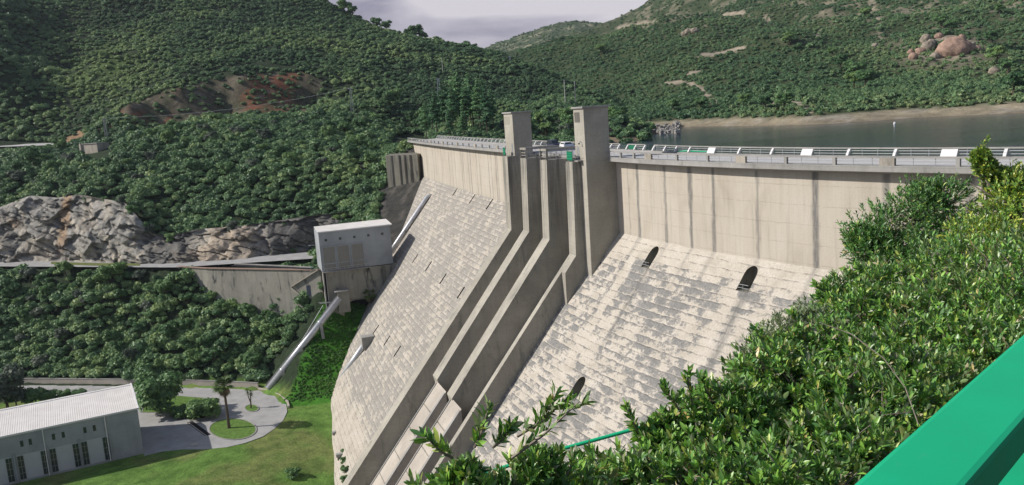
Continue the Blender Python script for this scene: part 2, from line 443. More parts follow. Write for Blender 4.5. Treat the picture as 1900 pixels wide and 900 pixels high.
def slope_mat():                               # stepped mass concrete with lichen bands along every lift
    M = Mat('dam_slope_concrete', 0.92, 0.15)
    uv = M.coord('UV')
    sp = M.n('SeparateXYZ'); M.l(uv, sp.inputs[0])
    S, K = sp.outputs[0], sp.outputs[1]
    left = M.n('Attribute', attribute_name='left').outputs['Fac']
    clean = M.n('Attribute', attribute_name='clean').outputs['Fac']
    base = M.ramp(M.noise(M.coord('UV', (0.5, 0.9, 1)), 0.5, 8, 0.65, 0.3), [(0.25, (0.37, 0.335, 0.28)), (0.5, (0.50, 0.455, 0.39)), (0.78, (0.58, 0.54, 0.48))])
    wob = M.math('MULTIPLY', M.noise(M.coord('UV', (0.8, 0.8, 1)), 0.8, 5, 0.6), 0.5)
    kk = M.math('ADD', K, wob)
    lift = M.math('FRACT', M.math('DIVIDE', kk, 0.98))
    liftid = M.math('FLOOR', M.math('DIVIDE', kk, 0.98))
    pan = M.math('FLOOR', M.math('DIVIDE', S, 3.4))
    cmb = M.n('CombineXYZ'); M.l(pan, cmb.inputs[0]); M.l(liftid, cmb.inputs[1])
    wn = M.n('TexWhiteNoise', noise_dimensions='2D'); M.l(cmb.outputs[0], wn.inputs['Vector'])
    rnd = wn.outputs['Value']
    n1 = M.noise(M.coord('UV', (0.9, 1.6, 1)), 1.0, 10, 0.76, 0.2)
    n2 = M.noise(M.coord('UV', (0.07, 0.10, 1)), 1.0, 4, 0.6)
    n3 = M.noise(M.coord('UV', (3.2, 0.9, 1)), 1.0, 8, 0.75)                     # ragged drips
    cl = M.n('CombineXYZ'); M.l(M.math('MULTIPLY', S, 0.30), cl.inputs[0]); M.l(M.math('ADD', M.math('MULTIPLY', liftid, 3.71), M.math('MULTIPLY', lift, 0.45)), cl.inputs[1])
    nL = M.noise(cl.outputs[0], 1.0, 5, 0.62)                                    # every lift weathers on its own
    f = M.math('ADD', M.math('MULTIPLY', nL, 1.0), M.math('MULTIPLY', n1, 0.75))
    f = M.math('ADD', f, M.math('MULTIPLY', rnd, 0.03))
    f = M.math('ADD', f, M.math('MULTIPLY', n2, 0.55))
    f = M.math('ADD', f, M.math('MULTIPLY', n3, 0.25))
    f = M.math('ADD', f, M.math('MULTIPLY', lift, -0.10))
    f = M.math('ADD', f, M.math('MULTIPLY', clean, -0.6))
    f = M.math('ADD', f, M.math('MULTIPLY', left, 0.055))
    lich = M.ramp(M.math('SUBTRACT', f, 0.8), [(0.412, 0.0), (0.455, 0.8), (0.53, 1.0)])
    grey = M.ramp(M.noise(uv, 2.6, 7, 0.7), [(0.3, (0.125, 0.128, 0.13)), (0.7, (0.27, 0.265, 0.255))])
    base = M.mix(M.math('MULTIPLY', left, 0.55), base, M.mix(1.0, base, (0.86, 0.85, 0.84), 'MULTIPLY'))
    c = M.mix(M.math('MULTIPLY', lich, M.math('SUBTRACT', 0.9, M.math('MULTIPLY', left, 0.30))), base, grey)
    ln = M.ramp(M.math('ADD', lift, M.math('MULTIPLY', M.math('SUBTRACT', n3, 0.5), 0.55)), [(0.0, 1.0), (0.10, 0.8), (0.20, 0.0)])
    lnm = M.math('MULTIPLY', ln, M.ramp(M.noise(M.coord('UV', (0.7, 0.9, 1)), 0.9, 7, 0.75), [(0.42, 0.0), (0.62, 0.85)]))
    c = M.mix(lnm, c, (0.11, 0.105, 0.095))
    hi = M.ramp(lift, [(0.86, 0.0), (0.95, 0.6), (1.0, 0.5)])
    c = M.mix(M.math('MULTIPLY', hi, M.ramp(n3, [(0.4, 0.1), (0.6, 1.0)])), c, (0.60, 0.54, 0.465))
    fv = M.math('FRACT', M.math('DIVIDE', S, 3.4))
    c = M.mix(M.math('MULTIPLY', M.ramp(fv, [(0.0, 1.0), (0.03, 0.0)]), 0.22), c, (0.22, 0.20, 0.175))
    a = M.n('Attribute', attribute_name='stain')
    rag = M.noise(M.coord('UV', (2.2, 0.5, 1)), 1.2, 7, 0.7)
    c = M.mix(M.math('MULTIPLY', a.outputs['Fac'], M.ramp(rag, [(0.35, 0.35), (0.6, 1.0)]), clamp=True), c, (0.14, 0.14, 0.135))
    fine = M.noise(uv, 4.0, 8, 0.75)
    c = M.mix(0.55, c, M.ramp(fine, [(0.28, 0.4), (0.65, 1.1)]), 'MULTIPLY')
    M.base(c)
    h = M.math('ADD', M.math('MULTIPLY', n1, 0.5), M.math('MULTIPLY', fine, 0.6))
    h = M.math('ADD', h, M.math('MULTIPLY', lift, 0.9))
    M.bump(h, 0.5, 0.16)
    return M.m
WALLM = wall_mat(); SLOPEM = slope_mat()

# ------------------------------------------------------------------ terrain
def L(*rows): return [at(*r[:2], **r[2]) for r in rows]
def Y(u, v, y): return at(u, v, y=y)
def Z(u, v, z): return at(u, v, z=z)

# the dam frame: wall line W(s, d, z); s runs to the far (left) end, d points downstream
tS = np.array([-.32, .947]); tS /= np.hypot(*tS); nS = np.array([-tS[1], tS[0]]); oS = np.array([18.3, 140.])
def dw(s): return -.00022 * s * s if s > 0 else -.0027 * s * s
def frame(s):
    g = -.00044 * s if s > 0 else -.0054 * s
    T = tS + g * nS; T = T / np.hypot(*T)
    return oS + tS * s + nS * dw(s), np.array([-T[1], T[0]]), T
def W(s, d, z):
    o, n, T = frame(s); p = o + n * d
    return (p[0], p[1], z)
def WS(s, d, z):                               # straight spillway frame
    p = oS + tS * s + nS * d
    return (p[0], p[1], z)
MS, ZF = 0.81, -12.7                           # face batter and foot of the upright wall

BZ = -35.0                                     # bench road level
bench_out = [Z(-120, 497, BZ), Z(0, 495, BZ), Z(160, 496, BZ), Z(325, 497, BZ), Z(450, 489, BZ), Z(590, 480, BZ)]
bench_in = [Z(-120, 487, BZ), Z(0, 486, BZ), Z(110, 484, BZ), Z(250, 489, BZ), Z(330, 487, BZ), Z(460, 477, BZ), Z(575, 466, BZ)]
pts = []
# valley floor
pts += [(-130, 180, -67), (-100, 170, -67), (-92, 193, -67), (-119, 178, -67), (-160, 160, -67), (-150, 200, -67), (-107, 224, -67), (-146, 250, -67), (-175, 255, -66.6),
        (-75, 190, -67), (-85, 205, -67), (-75, 215, -67), (-66, 222, -67), (-66, 205, -67), (-70, 230, -67), (-85, 232, -67), (-100, 236, -67), (-58, 212, -67), (-58, 200, -67.4), (-60, 185, -68.2), (-60, 170, -69),
        (-45, 200, -69), (-49, 218, -66.6), (-41, 180, -71), (-38, 165, -72), (-70, 150, -70), (-110, 140, -68), (-30, 130, -74), (-52, 224, -65.6), (-60, 224, -66.6)]
# gully between penstock and dam
pts += [(-49.5, 240, -58), (-47, 247, -52.5), (-44, 255, -48), (-52, 250, -49), (-58, 248, -46), (-56, 232, -62), (-62, 234, -58.5), (-66, 238, -57.5), (-70, 240, -60), (-75, 238, -66)]
# foot of the lower slope behind the low wall, retaining wall foot, bench
def dens(P, n):
    P = np.array(P, float); d = np.r_[0, np.cumsum(np.hypot(*np.diff(P[:, :2], axis=0).T))]; q = np.linspace(0, d[-1], n)
    return np.stack([np.interp(q, d, P[:, k]) for k in range(3)], 1)
WLP = [Z(u, v, -67) for u, v in [(-60, 712), (20, 714), (60, 713), (160, 714), (250, 715.5), (358, 717), (440, 720), (480, 722.5)]]
WLP = dens(WLP, 26)
pts += [(p[0], p[1] - .6, -67.1) for p in WLP] + [(p[0], p[1] - 5, -67.1) for p in WLP[::3]] + [(p[0], p[1] + 1.8, -65.2) for p in WLP]
pts += [Z(60, 700, -65), Z(250, 702, -65), Z(360, 704, -65), Z(475, 708, -65), Z(-100, 700, -64)]
pts += [Z(330, 545, -46), Z(420, 552, -46), Z(500, 556, -46), Z(560, 560, -47)]
pts += [Z(250, 620, -56), Z(400, 640, -57), Z(100, 620, -55), Z(520, 640, -57), Z(0, 600, -52), Z(160, 560, -47), Z(0, 540, -43), Z(260, 540, -43.5)]
for p in dens(bench_out, 22): pts.append((p[0], p[1] + 1.0, p[2] - 0.25))
for p in bench_out[:3]: pts.append((p[0], p[1] - 4, p[2] - 3.0))
for p in dens(bench_in, 22): pts.append((p[0], p[1], p[2] - 0.25)); pts.append((p[0], p[1] + 7, p[2] + .5))
# ground round the gate house
pts += [(-57, 252, BZ - .3), (-36, 257, BZ - .3), (-60, 262, BZ - .3), (-40, 268, BZ - .3), (-62, 272, BZ - .3)]
# top of the rock wall (pixel, depth)
rock_top = [(-120, 388, 322), (0, 385, 319), (60, 362, 317), (110, 366, 314), (150, 360, 311), (235, 375, 306), (258, 400, 302), (285, 432, 299), (320, 436, 299), (370, 424, 298), (450, 418, 296), (520, 408, 297), (590, 398, 298), (650, 392, 300)]
_bu = [project(np.array(p))[0] for p in bench_in]; _by = [p[1] for p in bench_in]
rock_top = [(u, v, float(np.interp(u, _bu, _by)) + (9 if u < 240 else 6.5)) for u, v, _ in rock_top]
for u, v, y in rock_top:
    p = Y(u, v, y); pts.append((p[0], p[1] + 3.5, p[2] - 1.2)); pts.append((p[0], p[1] + 12, p[2] + 2.5))
# knoll
pts += [Y(-120, 330, 345), Y(0, 330, 345), Y(60, 310, 360), Y(150, 335, 332), Y(250, 330, 330), Y(300, 320, 332), Y(400, 330, 324), Y(500, 320, 322), Y(600, 310, 322), Y(660, 320, 320), Y(700, 300, 326), Y(720, 330, 318), Y(745, 280, 345),
        Y(100, 280, 385), Y(180, 285, 365), Y(205, 270, 372), Y(300, 245, 372), Y(400, 222, 378), Y(500, 220, 384), Y(640, 210, 390), Y(700, 228, 392), Y(740, 246, 410), Y(755, 250, 425)]
# hollow behind the knoll, far road shelf
pts += [Y(-100, 274, 430), Y(0, 273, 430), Y(100, 270, 430), Y(160, 265, 432), Y(300, 250, 432), Y(420, 232, 432), Y(540, 226, 432), Y(640, 224, 432), Y(700, 236, 440)]
# red cutting
pts += [Y(200, 262, 424), Y(300, 240, 446), Y(420, 213, 474), Y(580, 204, 500), Y(180, 238, 430), Y(240, 194, 444), Y(330, 162, 463), Y(450, 142, 487), Y(580, 137, 511), Y(640, 165, 500), Y(640, 196, 470), Y(700, 192, 462)]
# the great hill on the left
pts += [Y(-150, 100, 470), Y(0, 100, 490), Y(60, 150, 500), Y(130, 140, 545), Y(120, 60, 600), Y(100, 210, 470), Y(-100, 200, 455), Y(0, 0, 580), Y(120, -20, 680), Y(0, 200, 462), Y(180, 160, 500), Y(200, 100, 530), Y(350, 130, 500), Y(480, 115, 530), Y(160, 235, 452),
        Y(300, 60, 580), Y(420, 80, 560), Y(600, 100, 560), Y(700, 150, 520), Y(790, 150, 540), Y(800, 210, 465), Y(900, 190, 480), Y(960, 230, 430), Y(1100, 236, 400), Y(1000, 180, 520), Y(1100, 200, 455), Y(1150, 215, 430),
        Y(200, -20, 650), Y(400, -20, 690), Y(0, -160, 760), Y(300, -140, 780), Y(500, -60, 770), Y(540, -20, 745), Y(500, 40, 640)]
sky_l = [(590, -6, 725), (620, 12, 720), (680, 46, 710), (760, 72, 700), (850, 92, 690), (900, 98, 680), (950, 112, 660), (1000, 128, 640), (1060, 152, 600), (1130, 176, 540), (1190, 212, 480)]
for u, v, y in sky_l:
    p = Y(u, v, y); pts.append(tuple(p)); pts.append((p[0] + 10, p[1] + 90, p[2] - 25)); pts.append((p[0] + 20, p[1] + 220, p[2] - 80))
# left bank above the reservoir: pines' terrace, dark headland, shore
pts += [(-36, 325, -0.6), (-40, 350, -0.6), (-47, 385, -0.6), (-52, 415, -0.3), (-56, 440, 0.5), (-24, 325, -1.2), (-28, 350, -1), (-36, 390, -1), (-42, 420, 0),
        (-18, 330, -1.5), (-20, 360, 0.5), (-25, 400, 3), (-10, 345, -1), (0, 330, -3), (-5, 310, -5), (8, 320, -5.5), (0, 370, 2), (10, 350, -2), (18, 335, -5), (24, 300, -3.5), (30, 360, -1), (33, 322, -1.5), Y(1150, 240, 300), Y(1165, 249, 294), Y(1138, 233, 310), Y(1178, 255, 289), Y(1120, 224, 330), (40, 270, -6), (26, 275, -6),
        Z(1000, 262, -5), Z(1060, 258, -5), (48, 350, 1), (52, 330, -1), Z(1186, 257, -4.2), Z(1165, 262, -4.6), Z(1150, 262, -5), Y(1130, 228, 340), Y(1150, 240, 320), Y(1175, 226, 390), (56, 300, -6), (70, 340, -6), (62, 400, -4.5)]
# reservoir bed
pts += [(30, 200, -30), (60, 160, -30), (20, 260, -20), (70, 250, -20), (90, 350, -12)]
TER = RBF(pts)
ROCKZONE = [(p[0], p[1] + 1.2) for p in bench_out] + [(Y(*q)[0], Y(*q)[1] + 1.6) for q in rock_top[::-1]]
def zmain(x, y):
    x = np.asarray(x, float); y = np.asarray(y, float)
    z = TER(x, y)
    rough = smooth(-66, -58, z) * (1 - .8 * smooth(255, 262, y) * (1 - smooth(318, 326, y)) * smooth(-40, -37, z) * (1 - smooth(-12, -8, z)))
    z = z + rough * (fbm(x / 14, y / 14, seed=3, oct=4) - 0.5) * (2.2 + 2.8 * smooth(425, 470, y))
    z = np.where(inpoly(x, y, ROCKZONE), -35.15, z)
    flat = 1 - smooth(13, 22, np.hypot(np.asarray(x) + 80, np.asarray(y) - 209))   # level yard
    return z * (1 - flat) + flat * -67.0

def patch_colors(x, y, z):
    """surface pattern: undergrowth, grass, bare soil, painted shade on the knoll flank"""
    u, v, dep = project(np.stack([x, y, z], -1))
    veg = np.array([0.030, 0.045, 0.024]); grass = np.array([0.125, 0.225, 0.048]); dry = np.array([0.17, 0.16, 0.07]); red = np.array([0.20, 0.085, 0.05])
    n = fbm(x / 9, y / 9, seed=11); n2 = fbm(x / 2.5, y / 2.5, seed=21)
    C = np.broadcast_to(veg, x.shape + (3,)).copy()
    def put(m, c): C[...] = C * (1 - m[..., None]) + m[..., None] * np.asarray(c)
    lawn = (1 - smooth(-65.8, -64.5, z)) * (y < 245) * (x > -190)
    put(lawn, grass); put(lawn * smooth(0.5, 0.68, n), np.array([0.17, 0.205, 0.065])); put(lawn * smooth(0.52, 0.7, n2) * 0.5, np.array([0.05, 0.11, 0.02]))
    gully = ((x > -64 + (y - 233) * 0.3) & (x < -36) & (y > 220) & (y < 257) & (z < -44)).astype(float)
    put(gully, np.array([0.05, 0.16, 0.018]))
    cut = (inpoly(u, v, RED_CUT) & (y > 425)).astype(float)
    put(cut, np.array([0.10, 0.085, 0.06])); put(cut * smooth(0.46, 0.58, fbm(x / 14, z / 30, seed=14)), red); put(cut * smooth(0.56, 0.68, n2) * .8, np.array([0.22, 0.19, 0.14])); put(cut * smooth(.5, .6, fbm(x / 5, z / 7, seed=15)) * .7, np.array([0.06, 0.07, 0.04]))
    gp = (inpoly(u, v, [(115, 175), (135, 100), (210, 70), (260, 90), (215, 140), (160, 170)]) & (y > 430)).astype(float)
    put(gp * 0.8 * smooth(.35, .55, n), np.array([0.10, 0.15, 0.05]))
    sl = (inpoly(u, v, [(112, 268), (128, 245), (150, 235), (172, 262), (150, 272)])).astype(float)
    put(sl, np.array([0.3, 0.2, 0.12]))
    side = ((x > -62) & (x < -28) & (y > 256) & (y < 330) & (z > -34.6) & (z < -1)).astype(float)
    put(side, np.array([0.05, 0.05, 0.046])); put(side * smooth(.52, .64, n2), np.array([0.10, 0.092, 0.082]))  # dark rock on the knoll flank, deepened by shade painted into the colour
    shore = (1 - smooth(-1.5, 1.0, z)) * (y > 255) * (x > -4)
    put(shore, np.array([0.22, 0.17, 0.12]))
    bank = ((x > -20) & (y < 350) & (z > -8) & (y > 290) & (z < 1)).astype(float)
    put(bank, np.array([0.030, 0.028, 0.025]))
    return C, cut
RED_CUT = [(195, 262), (182, 235), (240, 193), (330, 160), (450, 138), (560, 132), (585, 140), (600, 160), (575, 205), (420, 222), (300, 250)]
G_MAIN = ground_mat('hillside_soil')
def terrain_patch(name, fz, x0, x1, y0, y1, step, colf, mat, keep=None):
    xs = np.arange(x0, x1 + .1, step); ys = np.arange(y0, y1 + .1, step)
    X, Yg = np.meshgrid(xs, ys); Zg = fz(X, Yg)
    C = colf(X, Yg, Zg)
    F = grid_faces(len(xs), len(ys))
    V = np.stack([X, Yg, Zg], -1).reshape(-1, 3)
    if keep is not None:
        k = keep(X, Yg, Zg).ravel(); F = F[k[F].all(1)]
        used = np.zeros(len(V), bool); used[F.ravel()] = True
        idx = np.cumsum(used) - 1
        V = V[used]; C = C.reshape(-1, 3)[used]; F = idx[F]
    o = link(bpy.data.objects.new(name, np_mesh(name, V, F, mat, col=C.reshape(-1, 3), smooth_sh=True)))
    return tag(o, kind='structure')
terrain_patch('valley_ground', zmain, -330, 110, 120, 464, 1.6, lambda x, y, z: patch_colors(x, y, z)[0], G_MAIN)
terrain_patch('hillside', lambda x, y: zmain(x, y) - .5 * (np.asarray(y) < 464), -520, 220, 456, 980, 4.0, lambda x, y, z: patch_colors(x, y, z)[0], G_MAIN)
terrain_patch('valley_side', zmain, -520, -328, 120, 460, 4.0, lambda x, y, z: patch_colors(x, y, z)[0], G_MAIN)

# the hills across the reservoir
pf = []
shore = [(1150, 247), (1195, 241), (1230, 239), (1285, 236), (1370, 235), (1440, 234), (1513, 232), (1600, 227), (1660, 223), (1753, 217), (1900, 211), (2050, 203)]
band = [(1195, 226), (1230, 225), (1270, 221), (1384, 217), (1440, 215), (1487, 212), (1513, 214), (1587, 210), (1653, 210), (1716, 204), (1734, 196), (1826, 195), (1900, 193.5), (2050, 184)]
for (u, v) in shore:
    p = Z(u, v, -4.2); pf.append(tuple(p)); pf.append((p[0] - p[0] * .06, p[1] * .94, -9))
    pf.append((p[0] * .8, p[1] * .8, -16))
for (u, v) in band:
    vs = np.interp(u, [a for a, b in shore], [b for a, b in shore]); ys = Z(u, vs, -4.2)[1]
    pf.append(tuple(Y(u, v, ys + 14)))
pf += [Y(1210, 190, 520), Y(1250, 150, 560), Y(1320, 190, 430), Y(1400, 150, 500), Y(1500, 170, 430), Y(1600, 150, 470), Y(1700, 150, 430), Y(1800, 150, 430), Y(1900, 150, 420), Y(2050, 140, 430),
       Y(1100, 130, 720), Y(1200, 110, 660), Y(1300, 100, 620), Y(1400, 100, 590), Y(1500, 100, 560), Y(1600, 100, 540), Y(1700, 100, 510), Y(1800, 95, 500), Y(1900, 90, 500), Y(2050, 80, 500), Y(1170, 170, 580), Y(1100, 165, 640), Y(1050, 140, 760)]
ridge_f = [(930, 108, 1000), (965, 99, 980), (1010, 88, 950), (1060, 76, 920), (1110, 65, 880), (1160, 53, 850), (1200, 42, 820), (1240, 32, 800), (1292, 26, 780), (1347, 29, 760), (1421, 37, 740), (1470, 50, 720)]
for u, v, y in ridge_f:
    p = Y(u, v, y); pf.append(tuple(p)); pf.append((p[0] + 15, p[1] + 50, p[2] - 9)); pf.append((p[0] + 20, p[1] + 110, p[2] - 14))
pf += [Y(1150, 51, 1180), Y(1180, 35, 1180), Y(1240, 4, 1150), Y(1300, -20, 1120), Y(1420, -10, 980), Y(1420, 20, 900), Y(1520, 55, 720), Y(1520, 20, 800), Y(1600, 40, 680), Y(1700, 30, 640), Y(1800, 30, 600), Y(1900, 20, 600), Y(2050, 10, 600),
       Y(1550, -40, 950), Y(1700, -30, 800), Y(1900, -40, 760), Y(1500, -140, 1250), Y(1700, -140, 1150), Y(1900, -140, 1000), Y(2050, -100, 950), Y(1300, -60, 1300), Y(1180, 60, 1300)]
HIL = RBF(pf)
def zhill(x, y):
    z = HIL(x, y)
    k = smooth(0, 14, z)
    gul = np.abs(fbm(np.asarray(x) / 70, np.asarray(y) / 90, seed=44, oct=3) - 0.5)
    return z + k * ((fbm(np.asarray(x) / 22, np.asarray(y) / 22, seed=5, oct=4) - 0.5) * 6.0 + (gul - .12) * 22 * smooth(5, 40, z)) + (1 - k) * (fbm(np.asarray(x) / 6, np.asarray(y) / 6, seed=8) - 0.5) * 0.9
TRACKS = [[(1233, 155), (1262, 152), (1290, 158), (1305, 170), (1315, 183), (1332, 190)], [(1420, 190), (1440, 192)], [(1462, 190), (1482, 192), (1497, 202), (1503, 215)], [(1300, 102), (1330, 100), (1382, 88)],
          [(1150, 50), (1180, 46), (1215, 40)], [(1345, 27), (1380, 24)], [(1416, 36), (1427, 38)], [(1516, 66), (1520, 58)], [(1275, 138), (1292, 134)]]
def hill_colors(x, y, z):
    u, v, d = project(np.stack([x, y, z], -1))
    veg = np.array([0.05, 0.068, 0.032]); tan = np.array([0.33, 0.28, 0.215])
    C = np.broadcast_to(veg, x.shape + (3,)).copy()
    def put(m, c): C[...] = C * (1 - m[..., None]) + m[..., None] * np.asarray(c)
    n = fbm(x / 16, y / 16, seed=31); n2 = fbm(x / 5, y / 5, seed=33)
    high = smooth(60, 20, v) * (d > 560)
    bare = high * smooth(0.52, 0.66, n) * 0.5
    stones = smooth(0.66, 0.72, n2) * 0.55
    rockz = np.exp(-(((u - 1750) / 75) ** 2 + ((v - 88) / 34) ** 2)) * smooth(0.42, 0.55, n)
    bare = np.clip(np.maximum.reduce([bare, stones * smooth(100, 40, v), rockz * 1.1]), 0, 1)
    tr = np.zeros(x.shape)
    for t_ in TRACKS: tr = np.maximum(tr, 1 - smooth(2.2, 4.5, dist_poly(u, v, t_) + (n2 - .5) * 3))
    gorge = (1 - smooth(4, 16, dist_poly(u, v, [(1620, 5), (1632, 60), (1625, 80)]))) * smooth(.45, .6, n2)
    bare = np.maximum(np.maximum(bare, tr), gorge * .8)
    put(np.clip(bare, 0, 1), tan)
    sh = (1 - smooth(-1.7, -.5, z + (n2 - .5) * 1.6))
    put(sh, np.array([0.29, 0.25, 0.175])); put(sh * smooth(-2.5, -3.6, z), np.array([0.22, 0.185, 0.13])); put(sh * smooth(.5, .7, n2) * .6, np.array([0.30, 0.28, 0.25]))
    return C, np.clip(np.maximum(bare, sh), 0, 1)
G_HILL = ground_mat('far_hillside_soil', scale=0.2)
terrain_patch('hills', zhill, 20, 760, 210, 1010, 4.0, lambda x, y, z: hill_colors(x, y, z)[0], G_HILL,
              keep=lambda x, y, z: (x > 60 - (y - 400) * .3) & (z > -20))
terrain_patch('hills', zhill, -160, 760, 1010, 1420, 8.0, lambda x, y, z: hill_colors(x, y, z)[0], G_HILL)
# rounded hill farthest away
pr = []
for u, v in [(820, 112), (870, 104), (905, 92), (950, 74), (1000, 58), (1050, 45), (1085, 43), (1110, 45), (1150, 53), (1200, 66), (1300, 90)]:
    p = Y(u, v, 1700); pr += [tuple(p), (p[0], p[1] - 350, p[2] - 55), (p[0] + 10, p[1] + 250, p[2] - 60), (p[0], p[1] - 150, p[2] - 16)]
RND = RBF(pr)
zround = lambda x, y: RND(x, y) + (fbm(np.asarray(x) / 40, np.asarray(y) / 60, seed=71) - .5) * 12
terrain_patch('hills', zround, -220, 480, 1400, 1960, 9.0, lambda x, y, z: np.broadcast_to(np.array([0.075, 0.095, 0.06]), x.shape + (3,)) * (0.75 + .5 * fbm(x / 25, y / 25, seed=9))[..., None] + (smooth(.62, .7, fbm(x / 12, y / 12, seed=19))[..., None] * np.array([.2, .17, .12])), G_HILL)

# reservoir
def water_mat():
    M = Mat('reservoir_water', 0.12, 0.5)
    M.base((0.006, 0.022, 0.040)); M.b.inputs['IOR'].default_value = 1.33
    n1 = M.noise(M.coord('Object', (1, 1.6, 1)), 0.9, 5, 0.6); n2 = M.noise(M.coord('Object', (0.02, 0.05, 1)), 1.0, 3)
    M.bump(M.math('MULTIPLY', n1, M.ramp(n2, [(0.35, 0.3), (0.65, 1.0)])), 0.4, 0.2)
    return M.m
wv, wf = [], []
def water_line():
    a = [W(s, -11.5, -4.0) for s in np.linspace(-140, 150, 60)]
    far = [(-40, 420, -4.0), (40, 520, -4), (200, 560, -4.0), (420, 460, -4.0), (520, 200, -4.0)]
    return a, far
wa, wfar = water_line()
mb = MB(); N_ = len(wa)
fp = [np.array((-20, 330, -4.0)) + (np.array((420, 60, 0.0)) - np.array((0, 0, 0))) * 0 for _ in range(N_)]
tt = np.linspace(1, 0, N_)
far_curve = [tuple(np.array([np.interp(t, [0, .35, .6, .8, 1], [0, 60, 240, 420, 560]), np.interp(t, [0, .35, .6, .8, 1], [360, 470, 520, 380, 60]), -4.0])) for t in np.linspace(1, 0, N_)]
mb.v = [tuple(map(float, p)) for p in wa] + [tuple(map(float, p)) for p in far_curve]
mb.f = [(i, i + 1, N_ + i + 1, N_ + i) for i in range(N_ - 1)]
tag(mb.build('reservoir_water', water_mat()), kind='structure')

# near hillside under the bushes, at the viewer's feet
pn = [(0, -6, 7.3), (6, -4, 7.3), (0, 0, 7.2), (-3, 0, 6.6), (5, 2, 7.0), (12, 2, 7.3), (8, 8, 5.6), (0, 4, 6.2), (-4, 4, 4.5), (-8, 6, 0.5), (0, 10, 2.2), (5, 12, 3.0), (12, 14, 4.0), (-20, 0, -6), (-20, 20, -22), (-40, 0, -24), (-60, -10, -45), (-60, 40, -62),
      (20, 30, -1), (12, 30, -6), (40, 55, -4), (62, 70, -1), (72, 62, 2), (30, 10, 9), (40, 30, 6), (24, 60, -20), (30, 75, -24), (4, 40, -18), (-10, 30, -22), (-20, 60, -42), (4, 85, -48), (14, 85, -40), (-10, 110, -58), (70, 20, 14), (80, 80, 1), (90, 50, 14), (-40, 110, -72), (-60, 90, -72), (0, -20, 10), (40, -20, 16), (-30, -20, -8)]
NEAR = RBF(pn)
znear = lambda x, y: NEAR(x, y) + (fbm(np.asarray(x) / 3, np.asarray(y) / 3, seed=91) - .5) * .5
terrain_patch('ground', znear, -62, 92, -20, 116, 1.4, lambda x, y, z: np.broadcast_to(np.array([0.10, 0.085, 0.055]), x.shape + (3,)) * (0.5 + fbm(x / 4, y / 4, seed=12))[..., None], G_MAIN)

# ------------------------------------------------------------------ rock wall beside the bench road
def resample(P, n):
    P = np.array(P, float); d = np.r_[0, np.cumsum(np.hypot(*np.diff(P[:, :2], axis=0).T))]
    q = np.linspace(0, d[-1], n)
    return np.stack([np.interp(q, d, P[:, k]) for k in range(3)], 1)
def facets(x, z, cell, seed):
    """broken rock: every jittered cell is a tilted plane of its own"""
    gx, gz = x / cell, z / (cell * .8)
    ix, iz = np.floor(gx).astype(np.int64), np.floor(gz).astype(np.int64)
    best = np.full(x.shape, 1e9); out = np.zeros(x.shape)
    for a in (-1, 0, 1):
        for b in (-1, 0, 1):
            cx, cz = ix + a, iz + b; o = np.zeros_like(cx)
            px = cx + _hash(cx, cz, o, seed); pz = cz + _hash(cx, cz, o + 1, seed)
            d = (gx - px) ** 2 + (gz - pz) ** 2
            v = (_hash(cx, cz, o + 2, seed) - .5) + (gx - px) * (_hash(cx, cz, o + 3, seed) - .5) * 1.3 + (gz - pz) * (_hash(cx, cz, o + 4, seed) - .8) * 1.3
            m = d < best; best = np.where(m, d, best); out = np.where(m, v, out)
    return out
def rock_face():
    nu, nv = 420, 84
    a = resample([(p[0], p[1], p[2] - .6) for p in bench_in], nu); b = resample([Y(*r) for r in rock_top], nu)
    k = np.linspace(0, 1, nv)[:, None, None]
    bulge = (np.sin(np.pi * k[..., 0]) * 1.8)
    P = a[None] * (1 - k) + b[None] * k
    P[..., 1] -= bulge + 1.5
    x, z = P[..., 0], P[..., 2]
    n1 = fbm(x / 11, z / 9, seed=51, oct=3); n2 = fbm(x / 3.6 + z * .12, z / 2.4, seed=52, oct=4); n3 = np.abs(fbm(x / 6 + .3 * z, z / 5, seed=53, oct=4) - .5)
    wx = x + (n2 - .5) * 2.5; wz = z + (fbm(x / 3, z / 3, seed=58) - .5) * 2.0
    d = (n1 - .5) * 6 + facets(wx, wz, 6.5, 5) * 2.0 + facets(wx + 3, wz * 1.2, 2.4, 9) * .5 + (n2 - .5) * .7 - np.clip(.07 - n3, 0, 1) * 16
    edge = smooth(0, .06, k[..., 0]) * smooth(0, .05, 1 - k[..., 0] + 0 * x)
    P[..., 1] -= d * edge
    g = np.array([0.33, 0.315, 0.285]); c = np.array([0.45, 0.40, 0.325]); o_ = np.array([0.34, 0.225, 0.135]); dk = np.array([0.085, 0.085, 0.085])
    C = np.broadcast_to(g, P.shape).copy()
    def put(m, q): C[...] = C * (1 - m[..., None]) + m[..., None] * q
    u, v, _ = project(P)
    put(smooth(.5, .64, fbm(x / 5, z / 7, seed=55)) * .7, c)
    put(smooth(.6, .68, fbm(x / 3.2, z / 2.2, seed=56)) * .5, dk)
    put((1 - smooth(4, 13, np.abs(u - (118 - (v - 420) * .12) + (n2 - .5) * 10))) * smooth(490, 440, v) * .75, o_)
    put((1 - smooth(5, 20, np.hypot(u - 25, (v - 415) * 1.3))) * .6, o_)
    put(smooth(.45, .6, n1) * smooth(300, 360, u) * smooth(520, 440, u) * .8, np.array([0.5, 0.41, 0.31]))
    put(smooth(255, 285, u) * smooth(370, 335, u) * .65, dk); put(smooth(.07, .02, n3) * .6, dk * .8)  # shade painted over one stretch of rock; crevices darkened as well
    put(smooth(470, 520, u) * .75, dk)  # right end towards the gate house: shade put into the rock colour
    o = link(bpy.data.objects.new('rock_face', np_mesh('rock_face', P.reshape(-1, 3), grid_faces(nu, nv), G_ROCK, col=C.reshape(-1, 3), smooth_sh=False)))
    tag(o, kind='structure')
G_ROCK = ground_mat('cliff_rock', scale=0.5)
